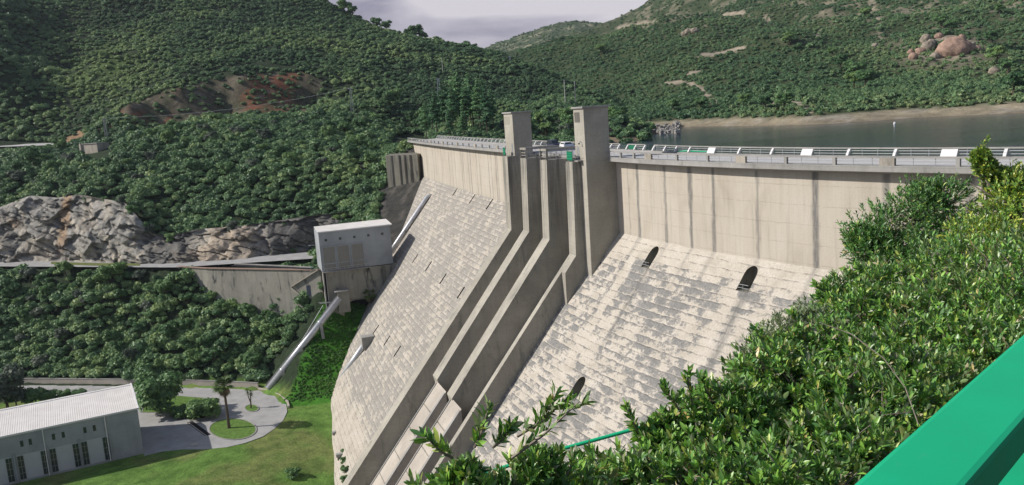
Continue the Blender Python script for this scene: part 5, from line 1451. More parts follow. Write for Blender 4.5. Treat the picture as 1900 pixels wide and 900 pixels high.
# hills across the water
P = scatter_pts(20, 760, 250, 1010, 3.0, zhill, rng)
_, bare = hill_colors(P[:, 0], P[:, 1], P[:, 2])
P = P[(rng.uniform(0, 1, len(P)) > bare * 1.02) & (P[:, 2] > -1.2)]
scatter('shrub_cover', P, rng.uniform(.9, 2.0, len(P)) * (1 + .8 * (rng.uniform(0, 1, len(P)) > .97)), tint_of(P, rng, 60), KIT_F, 'low green scrub covering the hills across the reservoir', 'shrubs')
P = scatter_pts(-160, 760, 1010, 1420, 7.0, zhill, rng)
_, bare = hill_colors(P[:, 0], P[:, 1], P[:, 2]); P = P[rng.uniform(0, 1, len(P)) > .3 + bare * .7]
P2 = scatter_pts(-220, 480, 1400, 1960, 9.0, zround, rng); P = np.concatenate([P, P2])
scatter('shrub_cover', P, rng.uniform(1.2, 2.6, len(P)), np.clip(tint_of(P, rng, 80) + .12, 0, 1), KIT_F, 'sparse scrub on the farthest bare topped hills', 'shrubs')
# herbs in the gully
P = scatter_pts(-70, -34, 222, 262, .55, zmain, rng)
gm = (P[:, 0] > -64 + (P[:, 1] - 233) * .3) & (P[:, 2] > -66.8) & (P[:, 2] < -44) & (rng.uniform(0, 1, len(P)) < .8 * smooth(221, 231, P[:, 1] + 4 * vnoise(P[:, 0] / 2, P[:, 1] / 2, seed=3)))
P = P[gm]
scatter('gully_weeds', P, rng.uniform(.22, .6, len(P)), np.clip(tint_of(P, rng, 6), 0, 1), KIT_H, 'bright green weeds filling the gully between penstock and dam', 'weeds')

# ---- single trees
def limb_trunk(mb, H, r0, rng, crown_z, spread, nl=6):
    lean = rng.uniform(-.06, .06, 2)
    pts_ = [(lean[0] * H * t, lean[1] * H * t, H * t - .6 * (t == 0)) for t in (0, .35, .7, 1)]
    mb.tube(pts_, [r0, r0 * .8, r0 * .55, r0 * .25], 7)
    for i in range(nl):
        a = rng.uniform(0, 6.28); z0 = crown_z * rng.uniform(.7, 1.15); L_ = spread * rng.uniform(.5, .85)
        mb.tube([(lean[0] * z0, lean[1] * z0, z0), (math.cos(a) * L_ * .5, math.sin(a) * L_ * .5, z0 + L_ * .35), (math.cos(a) * L_, math.sin(a) * L_, z0 + L_ * .6)], [r0 * .42, r0 * .28, r0 * .1], 5)
def oak_kit(k, mat, H=7.0, R_=3.2, per=150, size=.42, flat=.8):
    r = np.random.default_rng(300 + k)
    lobes = [(0, 0, H * .66, R_ * .62, flat)]
    for i in range(11):
        a = i * 2.4 + r.uniform(-.4, .4); d = R_ * r.uniform(.35, .72)
        lobes.append((math.cos(a) * d, math.sin(a) * d, H * r.uniform(.42, .86), R_ * r.uniform(.26, .5), flat))
    cm = crown_mesh('crown', mat, lobes, per, size, r, .6)
    mb = MB(); limb_trunk(mb, H * .72, R_ * .085, r, H * .4, R_ * .8)
    return cm, mb.mesh('trunk', BARK)
def pine_kit(k, H=26.0):
    r = np.random.default_rng(400 + k)
    lobes = []
    nz = 13
    for i in range(nz):
        t = i / (nz - 1); z = H * (.30 + .70 * t); rad_ = 4.3 * (1 - t) ** .75 * (1 - .35 * (t < .12)) + .35
        for j in range(5 if t < .8 else 2):
            a = r.uniform(0, 6.28); d = rad_ * r.uniform(.25, .75)
            lobes.append((math.cos(a) * d, math.sin(a) * d, z + r.uniform(-.6, .6), rad_ * r.uniform(.34, .55), .55))
    cm = crown_mesh('crown', PINE_M, lobes, 95, .5, r, .35)
    mb = MB(); mb.tube([(0, 0, -1), (.1, 0, H * .4), (0, .1, H * .97)], [.38, .27, .06], 8)
    for i in range(14):
        a = r.uniform(0, 6.28); z0 = H * r.uniform(.22, .8); L_ = 3.0 * (1.05 - z0 / H)
        mb.tube([(0, 0, z0), (math.cos(a) * L_, math.sin(a) * L_, z0 + .3 * L_)], [.09, .03], 4)
    return cm, mb.mesh('trunk', BARK)
OAKS = [oak_kit(k, TREE_M) for k in range(4)]
OLIV = [oak_kit(10 + k, OLIVE_M, 6.0, 3.0, 150, .36, .85) for k in range(2)]
PINES = [pine_kit(k) for k in range(3)]
def bush_kit(k, mat):
    r = np.random.default_rng(500 + k); H, R_ = 6.0, 3.6
    lobes = [(0, 0, H * .5, R_ * .7, .85)]
    for i in range(14):
        a = i * 2.4 + r.uniform(-.4, .4); d = R_ * r.uniform(.4, .75)
        lobes.append((math.cos(a) * d, math.sin(a) * d, H * r.uniform(.18, .8), R_ * r.uniform(.28, .48), .9))
    mb = MB(); limb_trunk(mb, H * .7, R_ * .07, r, H * .2, R_ * .8)
    return crown_mesh('crown', mat, lobes, 130, .4, r, .6), mb.mesh('trunk', BARK)
BUSH = [bush_kit(k, TREE_M) for k in range(3)]
BUSHG = [bush_kit(7, OLIVE_M)]
def tree(name, label, p, kits, k, scale, rz, group=None, cat='tree', zs=1.0):
    t_ = thing(name, label, cat, tuple(p), rz, group); t_.scale = (scale, scale, scale * zs)
    c, tr = kits[k % len(kits)]
    link(bpy.data.objects.new('crown', c), t_); link(bpy.data.objects.new('trunk', tr), t_)
    return t_
def ground_hit(u, v, fz, y0=200, y1=760):
    ys = np.arange(y0, y1, .8); d = ray(u, v); k = ys / d[1]
    X, Zr = d[0] * k, d[2] * k + CAMZ; zt = fz(X, ys)
    h_ = np.nonzero(Zr <= zt)[0]
    i = h_[0] if len(h_) else -1
    return np.array([X[i], ys[i], zt[i]])
# thicket on the lower slope
rng = np.random.default_rng(5)
n_t = 0; placed = []
for tries in range(2500):
    u, v = rng.uniform(-20, 590), rng.uniform(520, 700)
    if u > 480 and v > 640: continue
    if v < 566 and 322 < u: continue
    p = ground_hit(u, v, zmain)
    if p[2] < -64.3 or p[2] > -37.5: continue
    pu_, pv_, _d = project(p + np.array([0, 0, 2.5]))
    if dist_poly(np.array(pu_), np.array(pv_), [(495, 722), (622, 560)]) < 30: continue
    if p[0] > -68 + (p[1] - 233) * .3: continue
    if any((p[0] - q[0]) ** 2 + (p[1] - q[1]) ** 2 < 4.0 ** 2 for q in placed): continue
    placed.append(p)
    tree('thicket_tree', 'round leafy tree in the thicket on the slope between bench road and lower road', p - [0, 0, .4], OLIV if rng.uniform() < .14 else OAKS, rng.integers(0, 9), rng.uniform(.55, 1.05), rng.uniform(0, 6.28), 'trees of the lower slope thicket', zs=rng.uniform(.8, 1.05))
    n_t += 1
    if n_t > 95: break
# bench-side trees whose crowns reach up to the road edge
for i, (u, v, s_) in enumerate([(205, 535, 1.15), (25, 560, 1.2), (310, 560, 1.0), (90, 560, .9), (420, 590, .8), (600, 545, .55)]):
    p = ground_hit(u, v, zmain)
    tree('thicket_tree', ['tall tree whose crown pokes above the bench road left of the retaining wall', 'big tree at the left frame edge just under the bench road', 'tree whose crown leans on the left end of the retaining wall', 'wide tree below the grass verge of the bench road', 'small tree under the dark streaks of the retaining wall', 'small bush tree beside the stair door of the retaining wall'][i], p, OAKS, i, s_, i * 1.3)
# olive tree and hedge trees by the lower road
for i, (u, vb, y, ks, s_, zs, lab) in enumerate([
    (12, 745, 238, BUSHG, 1.75, 1.15, 'large grey green tree at the left frame edge above the power house roof'),
    (66, 742, 240, BUSH, .85, .9, 'dark bush tree beside the lower road behind the power house'),
    (298, 757, 222, BUSH, 1.85, 1.05, 'broad leafy tree growing right behind the power house end wall'),
    (378, 774, 216, BUSH, 1.25, .8, 'dark round bush tree in the planting bed left of the palm')]):
    p = Y(u, vb, y); p[2] = -67.0
    tree('garden_tree', lab, p, ks, i + 1, s_, i * 1.1, zs=zs)
for i, (u, y, s_) in enumerate([(30, 239, .85), (58, 241, .7), (92, 240, .72), (122, 241, .6), (150, 241, .62), (182, 240, .5)]):
    p = Y(u, 750, y); p[2] = -67.0
    tree('hedge_tree', 'dark bushy tree in the row between the power house roof and the lower road', p, BUSH, i, s_, i * 1.7, 'dark tree row behind the power house', zs=.8)
p = Y(338, 765, 218); p[2] = -67.0
tree('garden_tree', 'low dark bush filling the gap between the broad leafy tree and the round bush', p, BUSH, 1, .8, .5, zs=.7)
hb = Y(545, 893, 180); hb[2] = float(zmain(hb[0], hb[1]))
tree('lawn_bush', 'lone dark bush at the bottom of the lawn near the dam toe', hb - [0, 0, 1.0], OAKS, 2, .6, 0, cat='bush', zs=.7)
# hedge along the toe
for i, (u, v) in enumerate([(640, 845), (640, 862), (640, 880), (640, 897)]):
    p = Z(u, v, -68.5); tree('toe_hedge_bush', 'small dark hedge bush along the dam toe', p - [0, 0, .6], OAKS, i, .34, i, 'hedge bushes along the toe', 'bush', 1.1)
# bushes rooted along the top of the rock wall and a few at its foot
rb_ = np.random.default_rng(31)
for i, u in enumerate([14, 40, 78, 128, 160, 196, 226, 246, 262, 276, 292, 318, 345, 372, 398, 430, 462, 486, 505, 530, 552, 575, 600, 630]):
    vt = np.interp(u, [q[0] for q in rock_top], [q[1] for q in rock_top]); yt = np.interp(u, [q[0] for q in rock_top], [q[2] for q in rock_top])
    low = rb_.uniform(0, 5) if u > 255 else rb_.uniform(-1.5, 1.0)
    p = Y(u, vt, yt) - np.array([0, .6, 2.2 + low])
    tree('cliff_bush', 'bush hanging over the top edge of the rock wall beside the bench road', p, BUSH if i % 3 else BUSHG, i, rb_.uniform(.4, .78) if u > 240 else rb_.uniform(.28, .5), i * 2.1, 'bushes along the rock wall top', 'bush', rb_.uniform(.8, 1.1))
for i, (u, s_) in enumerate([(345, .35), (505, .4), (540, .45), (210, .22), (150, .2)]):
    p = Z(u, 486, BZ); p[1] = float(np.interp(u, _bu, _by)) - .6; p[0] = (u - 950) / FPX * p[1]
    tree('cliff_foot_bush', 'small bush at the foot of the rock wall beside the bench road', p, BUSH, i, s_, i, 'bushes at the rock wall foot', 'bush', .8)
# single trees rising out of the knoll scrub
nk = []
for tries in range(600):
    u, v = rb_.uniform(-10, 740), rb_.uniform(225, 405)
    p = ground_hit(u, v, zmain, 290, 440)
    if p[2] < -9 or p[1] > 418 or any((p[0] - q[0]) ** 2 + (p[1] - q[1]) ** 2 < 7.5 ** 2 for q in nk): continue
    if 140 < u < 230 and v < 320: continue
    if p[0] > -52 and p[1] > 318: continue
    nk.append(p)
    tree('knoll_tree', 'larger rounded crown rising out of the scrub on the knoll left of the dam', p - [0, 0, .6], [BUSH, OAKS, BUSH, BUSHG][len(nk) % 4], len(nk), rb_.uniform(.55, 1.0), u, 'larger crowns on the knoll', zs=rb_.uniform(.85, 1.15))
    if len(nk) > 62: break
p = Y(66, 330, 352); p[2] = float(zmain(p[0], p[1]))
tree('umbrella_pine', 'small flat topped pine with bare trunk standing above the rock wall at far left', p, OAKS, 1, 1.15, 0.4, zs=1.35)

# pines beside the left end of the dam
rng = np.random.default_rng(9)
pine_l = [(792, 262, 345, .68), (812, 258, 372, .78), (828, 256, 380, .95), (842, 258, 360, .82), (856, 255, 385, 1.08), (868, 258, 372, .95), (880, 256, 380, 1.0), (893, 258, 368, .88), (905, 258, 352, .80), (917, 256, 372, .72), (848, 252, 405, 1.05), (875, 250, 410, 1.02), (898, 250, 400, .9), (804, 255, 400, .75), (862, 262, 340, .55), (836, 264, 334, .5)]
for i, (u, vb, y, s_) in enumerate(pine_l):
    p = Y(u, vb, y); p[2] = float(zmain(p[0], p[1]))
    tree('pine_tree', 'tall dark conifer in the grove at the far left end of the dam', p, PINES, i, s_ * 1.02, rng.uniform(0, 6.28), 'conifer grove at the dam end', zs=rng.uniform(.9, 1.05))
# leafy trees on the bank behind the towers
bank = []
for i in range(60):
    u = rng.uniform(925, 1160); y = rng.uniform(322, 420)
    p = Y(u, 230, y); p[2] = float(zmain(p[0], p[1]))
    if p[2] < -4.0 or (u > 1112 and y < 345) or any((p[0] - q[0]) ** 2 + (p[1] - q[1]) ** 2 < 4.6 ** 2 for q in bank): continue
    bank.append(p)
    tree('bank_tree', 'bushy tree on the reservoir bank behind the gate towers', p, OLIV if rng.uniform() < .25 else OAKS, i, rng.uniform(.8, 1.45), i * .9, 'trees on the bank behind the towers', zs=rng.uniform(.85, 1.1))
    if len(bank) > 34: break
# dark trees above the road end, left of the pines
for i in range(16):
    u = rng.uniform(672, 790); y = rng.uniform(425, 470)
    p = Y(u, 235, y); p[2] = float(zmain(p[0], p[1]))
    tree('roadside_tree', 'dark tree on the hillside above the bend where the road leaves the dam', p, OAKS, i, rng.uniform(.9, 1.4), i, 'trees above the road bend')
# trees standing out on the ridge line
for i, (u, v, y, s_) in enumerate([(606, 12, 722, 1.4), (640, 36, 714, 1.9), (655, 36, 712, 1.5), (700, 62, 707, 1.5), (716, 58, 704, 1.4), (758, 78, 700, 1.3), (772, 82, 699, 1.9), (786, 85, 698, 1.5), (812, 90, 694, 1.2), (866, 101, 690, 1.2), (560, -4, 730, 1.4), (880, 103, 688, 1.0)]):
    p = Y(u, v, y); p[2] = float(zmain(p[0], p[1])) - 1
    tree('ridge_tree', 'dark tree breaking the skyline of the left hill', p, OAKS, i, s_ * 1.05, i * 2.0, 'trees on the left skyline')
# scattered dark trees across the reservoir
for i, (u, v, s_) in enumerate([(1560, 130, 1.7), (1578, 138, 1.5), (1590, 150, 1.8), (1605, 165, 1.6), (1585, 163, 1.5), (1480, 105, 1.4), (1465, 85, 1.6), (1745, 55, 1.7), (1765, 60, 1.5), (1840, 85, 1.6), (1850, 120, 1.7), (1870, 140, 1.5), (1115, 102, 1.7), (1420, 205, 1.2), (1455, 205, 1.3), (1545, 108, 1.2), (1605, 35, 1.5), (1880, 178, 1.6), (1380, 200, 1.1), (1855, 28, 1.3), (1300, 205, 1.2), (1250, 208, 1.2)]):
    p = ground_hit(u, v, zhill, 300, 1000)
    tree('hillside_tree', 'dark tree standing out from the scrub across the reservoir', p, OAKS, i, s_, i * 1.7, 'single trees across the reservoir', zs=.85)

# palms on the islands
def frond_mesh(mb_v, mb_f, base, az, el, L_, droop, w):
    n_ = 7; pts_ = []
    for i in range(n_ + 1):
        t = i / n_; e = el - droop * t * t
        pts_.append(t)
    pos = np.array(base, float); P_ = [pos.copy()]
    for i in range(n_):
        e = el - droop * ((i + .5) / n_) ** 1.3
        pos = pos + np.array([math.cos(az) * math.cos(e), math.sin(az) * math.cos(e), math.sin(e)]) * L_ / n_; P_.append(pos.copy())
    sd_ = np.array([-math.sin(az), math.cos(az), 0])
    return P_, sd_
def palm(label, p, H, r_t, n_f, L_, skirt):
    r = np.random.default_rng(int(H * 10))
    t_ = thing('palm_tree', label, 'palm', tuple(p))
    mb = MB(); mb.tube([(0, 0, -.3), (.05, 0, H * .3), (.02, .05, H * .7), (0, 0, H)], [r_t * 1.35, r_t, r_t * .9, r_t * .85], 12); mb.build('trunk', BARK, t_)
    def fronds(n_, el_r, dr_r, Lf, nm, mat):
        V, F = [], []
        for i in range(n_):
            az = i * 2.39996 + r.uniform(-.2, .2); el = r.uniform(*el_r); dr = r.uniform(*dr_r)
            stem = Lf * .45
            P_, sd_ = frond_mesh(None, None, (0, 0, H - .1), az, el, stem, dr * .4, 0)
            tip = P_[-1]; axis = P_[-1] - P_[-2]; axis /= np.linalg.norm(axis)
            nrm_ = np.cross(axis, sd_)
            o = len(V); V += [tuple(P_[0] + sd_ * .05), tuple(P_[0] - sd_ * .05), tuple(tip - sd_ * .03), tuple(tip + sd_ * .03)]; F.append((o, o + 1, o + 2, o + 3))
            m_ = 13
            for j in range(m_):                                   # fan blade of narrow segments
                a = (j / (m_ - 1) - .5) * 3.3; ln2 = Lf * .6 * (1 - .3 * abs(a) / 1.65) * r.uniform(.85, 1.05)
                dirj = axis * math.cos(a) + sd_ * math.sin(a)
                q = np.cross(nrm_, dirj); w_ = ln2 * .075
                mid = tip + dirj * ln2 * .55; end = tip + dirj * ln2 - np.array([0, 0, ln2 * .28])
                o = len(V); V += [tuple(tip), tuple(mid + q * w_), tuple(end), tuple(mid - q * w_)]; F.append((o, o + 1, o + 2, o + 3))
        m = np_mesh(nm, np.array(V), np.array(F), mat); return link(bpy.data.objects.new(nm, m), t_)
    fronds(n_f, (-.2, 1.25), (.4, 1.2), L_, 'crown', PALM_M)
    if skirt: fronds(int(n_f * .7), (-1.45, -.75), (.1, .3), L_ * .8, 'dead_frond_skirt', PALM_D)
    return t_
PALM_M = foliage('palm_leaves', (0.05, 0.085, 0.03), (0.09, 0.14, 0.045), (0.12, 0.17, 0.05), trans=.15)
PALM_D = foliage('dead_palm_leaves', (0.14, 0.11, 0.06), (0.20, 0.16, 0.09), (0.23, 0.19, 0.11), trans=.1)
palm('tall fan palm standing on the oval grass island of the turning circle', Z(425, 795, PZ), 11.6, .34, 46, 3.3, True)
p = Z(466, 758, PZ)
t_ = thing('yucca_plant', 'slender two headed yucca on the small grass island', 'plant', tuple(p))
mb = MB(); mb.tube([(0, 0, 0), (.1, 0, 2.2), (.5, 0, 4.6)], [.22, .18, .14], 8); mb.tube([(.05, 0, 1.8), (-.4, .1, 3.4), (-.5, .1, 5.2)], [.15, .13, .11], 8); mb.build('trunk', BARK, t_)
r = np.random.default_rng(3); V = []; F = []
for c in ((.5, 0, 4.7), (-.5, .1, 5.3), (.35, 0, 3.8), (-.42, .1, 4.3)):
    for i in range(34):
        az = r.uniform(0, 6.28); el = r.uniform(-.9, 1.4); dv_ = np.array([math.cos(az) * math.cos(el), math.sin(az) * math.cos(el), math.sin(el)]); q = np.array([-math.sin(az), math.cos(az), 0]) * .06
        c_ = np.array(c); o = len(V); V += [tuple(c_), tuple(c_ + dv_ * .45 + q), tuple(c_ + dv_ * .95 + [0, 0, -.1]), tuple(c_ + dv_ * .45 - q)]; F.append((o, o + 1, o + 2, o + 3))
link(bpy.data.objects.new('leaf_heads', np_mesh('leaf_heads', np.array(V), np.array(F), PALM_M)), t_)
# dry little palm on the support wall ledge
p = gA + np.array([gdir[0] * 13.2 - gper[0] * .6, gdir[1] * 13.2 - gper[1] * .6, -10.8])
palm('small withered palm on the ledge of the arched support wall', p, 2.2, .3, 22, 2.6, True)
palm('small fan palm at the roadside where the road leaves the dam', Y(741, 247, 415), 3.2, .25, 26, 2.4, False)

# boulders across the reservoir
def boulder(label, u, v, r_, col, seed, sq=(1, .8, .75)):
    p = ground_hit(u, v, zhill, 300, 1000)
    n_ = 26; th = np.linspace(0, math.pi, n_); phi = np.linspace(0, 2 * math.pi, n_ * 2, endpoint=False)
    T_, Ph = np.meshgrid(th, phi, indexing='ij')
    D = np.stack([np.sin(T_) * np.cos(Ph), np.sin(T_) * np.sin(Ph), np.cos(T_)], -1)
    k = .7 + .6 * fbm(D[..., 0] * 1.6 + seed, D[..., 1] * 1.6, D[..., 2] * 1.6, seed=seed, oct=4)
    V = D * k[..., None] * r_ * np.array(sq)
    nu = n_ * 2; F = []
    for i in range(n_ - 1):
        for j in range(nu): F.append((i * nu + j, i * nu + (j + 1) % nu, (i + 1) * nu + (j + 1) % nu, (i + 1) * nu + j))
    C = np.broadcast_to(np.array(col), V.shape) * (.8 + .4 * fbm(V[..., 0] / 2, V[..., 1] / 2, V[..., 2] / 2, seed=9))[..., None]
    o = link(bpy.data.objects.new('boulder', np_mesh('boulder', V.reshape(-1, 3), np.array(F), G_ROCK, col=C.reshape(-1, 3), smooth_sh=True)))
    o.location = p + np.array([0, 0, r_ * .2]); return tag(o, label, 'rock')
PK = (0.36, 0.245, 0.19); TN = (0.29, 0.25, 0.20)
boulder('huge smooth pink boulder on the far hillside with a dark hollow', 1772, 100, 8.5, PK, 2, (1.25, .8, .9))
rr_ = np.random.default_rng(77)
for i, (u, v, r_) in enumerate([(1722, 92, 5.5), (1708, 100, 4.5), (1735, 108, 4.5), (1695, 108, 4), (1800, 88, 4.5), (1812, 95, 4), (1718, 76, 4.5), (1742, 70, 4), (1755, 76, 3.5), (1690, 100, 3), (1728, 84, 4), (1784, 72, 3)]):
    o = boulder('smaller pinkish rock in the outcrop around the huge boulder', u, v, r_ * .72, PK if i % 2 else TN, 20 + i, (1, .8, rr_.uniform(.7, 1.2))); o['group'] = 'rocks around the huge boulder'
for i, (u, v, r_) in enumerate([(1278, 62, 5), (1290, 60, 4.5), (1270, 65, 4), (1624, 88, 3.5), (1845, 136, 4)]):
    o = boulder(['pale rock outcrop on the dark hill below the ridge', 'rightmost rock of the small ridge outcrop', 'leftmost rock of the small ridge outcrop', 'single grey rock below the stony gully', 'single pale rock among trees at the right edge'][i], u, v, r_ * .8, TN, 50 + i)
# scree at the water edge, beyond the tall tower
rr_ = np.random.default_rng(78)
P = []
for i in range(420):
    u, v = rr_.uniform(1165, 1260), rr_.uniform(212, 246)
    P.append(Z(u, 246 - (246 - v), -3.6 + rr_.uniform(-.4, .6) + max(0, (238 - v)) * .12))
P = np.array(P)
ksc = bpy.data.collections.new('scree_stone')
for k in range(3):
    r = np.random.default_rng(k); mb = MB(); mb.box((0, 0, 0), (1, .8, .7)); m_ = mb.mesh('stone', plain('scree_grey_%d' % k, (0.30, 0.285, 0.265), .95, .1, 0, .3, 2.0), bevel=.15)
    co = np.array([v_.co for v_ in m_.vertices]) + r.normal(0, .08, (len(m_.vertices), 3)); m_.vertices.foreach_set('co', co.astype(np.float32).ravel()); ksc.objects.link(bpy.data.objects.new('stone', m_))
scatter('shore_scree', P, rr_.uniform(.8, 2.2, len(P)), rr_.uniform(0, 1, len(P)), ksc, 'pale grey scree at the water edge beyond the tall tower', 'rocks')
mb_ = thing('white_buoy', 'tiny white buoy floating on the reservoir', 'buoy', tuple(Z(1660, 231, -4.0))); MB().tube([(0, 0, -.3), (0, 0, .2), (0, 0, .6), (0, 0, .85)], [.3, .42, .36, .12], 12).build('float', WHITE, mb_)

# ------------------------------------------------------------------ foreground: shrubs, slope fence, hand rail
def leaf_mat():
    M = Mat('glossy_leaf', 0.38, 0.55)
    a = M.n('Attribute', attribute_name='Col')
    c = a.outputs['Color']
    bf = M.n('NewGeometry').outputs['Backfacing']
    c2 = M.mix(M.math('MULTIPLY', bf, .5), c, (0.22, 0.25, 0.16))
    M.base(c2)
    tr = M.n('BsdfTranslucent'); mx = M.n('MixShader'); mx.inputs[0].default_value = .18
    M.l(M.mix(1.0, c, (1.2, 1.35, .6), 'MULTIPLY'), tr.inputs[0]); M.l(M.b.outputs[0], mx.inputs[1]); M.l(tr.outputs[0], mx.inputs[2]); M.l(mx.outputs[0], M.out.inputs[0])
    return M.m
LEAF = leaf_mat()
def unit(a): return a / (np.linalg.norm(a, axis=-1, keepdims=True) + 1e-9)
def leaves_from_shoots(B, D, Ls, n_leaf, lsize, wr, rng, pal, whorl=.5):
    """B bases, D directions, Ls lengths -> leaf mesh arrays and stem end points"""
    n = len(B)
    up = np.tile([0, 0, 1.0], (n, 1)); A1 = unit(np.cross(D, up + rng.normal(0, .2, (n, 3)))); A2 = np.cross(D, A1)
    ph0 = rng.uniform(0, 6.28, n)
    pos, dr, nm, ln = [], [], [], []
    for j in range(n_leaf):
        t = (j + 1) / n_leaf; t = t ** whorl
        ang = ph0 + j * 2.39996 + rng.normal(0, .25, n)
        rad_ = A1 * np.cos(ang)[:, None] + A2 * np.sin(ang)[:, None]
        open_ = rng.uniform(.55, 1.15, n)[:, None] * (1.15 - .55 * t)
        d = unit(D * np.cos(open_) + rad_ * np.sin(open_) + np.array([0, 0, .10]))
        pos.append(B + D * (Ls * t)[:, None] + rng.normal(0, .003, (n, 3))); dr.append(d)
        q = unit(np.cross(np.cross(d, D + rng.normal(0, .25, (n, 3))), d)); nm.append(q)
        ln.append(lsize * rng.uniform(.65, 1.2, n) * (1.0 - .25 * (t > .92)))
    pos = np.concatenate(pos); dr = np.concatenate(dr); nm = np.concatenate(nm); ln = np.concatenate(ln)[:, None]
    sd_ = np.cross(dr, nm)
    m = len(pos)
    rows = [(.0, .10), (.3, .82), (.62, 1.0), (.86, .55), (1.0, .05)]
    curl = rng.uniform(-.05, .32, m)[:, None]; fold = rng.uniform(.1, .55, m)[:, None]
    V = []
    for t, w in rows:
        c = pos + dr * ln * t - nm * ln * curl * t * t * .8
        e = sd_ * ln * wr * w * .5
        V += [c - e + nm * ln * wr * w * .5 * fold, c, c + e + nm * ln * wr * w * .5 * fold]
    V = np.stack(V, 1).reshape(-1, 3)
    base = np.arange(m)[:, None] * 15
    qd = []
    for r in range(4):
        for c in range(2): qd.append([r * 3 + c, r * 3 + c + 1, r * 3 + c + 4, r * 3 + c + 3])
    F = (base[:, None, :] + np.array(qd)[None]).reshape(-1, 4)
    pal = [(p, (2.3 * c[0], 2.2 * c[1], 1.95 * c[2])) for p, c in pal]
    ci = rng.choice(len(pal), m, p=[p for p, _ in pal]); base_c = np.array([c for _, c in pal])[ci] * rng.uniform(.7, 1.3, (m, 1))
    C = np.repeat(base_c, 15, 0)
    return V, F, C
PAL_A = [(.42, (0.055, 0.125, 0.030)), (.06, (0.15, 0.165, 0.12)), (.26, (0.095, 0.185, 0.035)), (.14, (0.035, 0.085, 0.028)), (.09, (0.15, 0.19, 0.045)), (.015, (0.20, 0.16, 0.07)), (.015, (0.22, 0.20, 0.15))]
PAL_B = [(.50, (0.040, 0.100, 0.032)), (.30, (0.070, 0.145, 0.038)), (.14, (0.028, 0.070, 0.026)), (.05, (0.15, 0.19, 0.045)), (.01, (0.30, 0.25, 0.15))]
PAL_Y = [(.36, (0.07, 0.14, 0.032)), (.28, (0.12, 0.19, 0.035)), (.24, (0.20, 0.22, 0.04)), (.12, (0.04, 0.09, 0.03))]
def fg_shrub(label, lobes, lsize, wr, pal, seed, shoots=85, n_leaf=12, sprigs=(), Ls=(.10, .22), dry=(), deep=True):
    """lobes: (u, v, depth, radius) of leafy clumps; branches rise from the soil into every clump"""
    rng = np.random.default_rng(seed)
    c0 = np.mean([Y(u, v, d) for u, v, d, r in lobes], 0)
    foot = np.array([c0[0] + .1, c0[1] + .35, 0]); foot[2] = float(znear(foot[0], foot[1])) - .1
    root = thing('leafy_shrub', label, 'shrub', tuple(foot))
    Bs, Ds, Lk = [], [], []
    mb = MB()
    fork = foot * .45 + c0 * .55
    mb.tube([foot, foot * .6 + fork * .4 + np.array([.06, .02, 0]), fork], [.035, .03, .022], 7)
    for (u, v, d, r) in lobes:
        r = r * .80; c = Y(u, v, d) - np.array([0, 0, r * .25])
        layers = [(c, r, shoots)] + ([(c + np.array([0, r * .5, -r * .95]), r * 1.1, int(shoots * .42))] if deep else [])
        for cc, rr, ns in layers:
            G = unit(rng.normal(0, 1, (ns, 3)) + np.array([-.15, -.25, .55])); 
            rad_ = rr * rng.uniform(.35, 1.0, ns) ** .6
            bump = .75 + .5 * vnoise(G[:, 0] * 2 + cc[0] * 9, G[:, 1] * 2, G[:, 2] * 2 + cc[2] * 7, seed=8)
            tipp = cc + G * (rad_ * bump)[:, None]
            L_ = rng.uniform(*Ls, ns) * min(1.0, rr / .3)
            dd = unit(G + rng.normal(0, .35, (ns, 3)) + np.array([0, 0, .45]))
            Bs.append(tipp - dd * L_[:, None] * .6); Ds.append(dd); Lk.append(L_)
            for i in range(0, ns, 3):
                mb.tube([cc + (tipp[i] - cc) * .1, cc + (tipp[i] - cc) * .55 + rng.normal(0, .1 * rr, 3), tipp[i]], [.008 * max(1, rr * 2), .005 * max(1, rr * 2), .002], 4, cap=False)
        mid = (fork + c) / 2 + np.array([0, .05, -.12])
        mb.tube([fork, mid, c], [.02, .014, .009], 6)
    for (u0, v0, u1, v1, d, nl) in sprigs:
        a, b = Y(u0, v0, d), Y(u1, v1, d - .05); k = 5
        mb.tube([a, (a + b) / 2 + [0, 0, -.01], b], [.005, .004, .002], 5)
        dd = unit(b - a)[None]
        for i in range(k):
            Bs.append((a + (b - a) * (i / k))[None]); Ds.append(unit(dd + rng.normal(0, .12, (1, 3)))); Lk.append(np.array([np.linalg.norm(b - a) / k * 1.2]))
    for (pts_, r_) in dry:
        mb.tube([Y(*q) for q in pts_], r_, 5)
    B = np.concatenate(Bs); D = np.concatenate(Ds); Lx = np.concatenate(Lk)
    V, F, C = leaves_from_shoots(B, D, Lx, n_leaf, lsize, wr, rng, pal)
    o = link(bpy.data.objects.new('foliage', np_mesh('foliage', V - foot, F, LEAF, col=C, smooth_sh=True)), root)
    local(root, mb).build('branches', TWIG, root)
    return root
fg_shrub('large leaved shrub at the bottom edge in front of the spillway chutes', [(815, 935, 2.3, .11), (890, 920, 2.3, .13), (965, 905, 2.35, .15), (1040, 915, 2.4, .16), (930, 960, 2.2, .16), (1000, 868, 2.4, .08), (860, 885, 2.3, .06), (1090, 895, 2.6, .14)],
         .045, .29, PAL_A, 1, 52, 9, [(880, 830, 905, 762, 2.3, 5), (950, 850, 1075, 745, 2.35, 6), (960, 810, 1050, 742, 2.4, 5), (840, 850, 792, 812, 2.3, 4), (985, 800, 1030, 735, 2.4, 5), (915, 830, 950, 790, 2.3, 4)], (.06, .13))
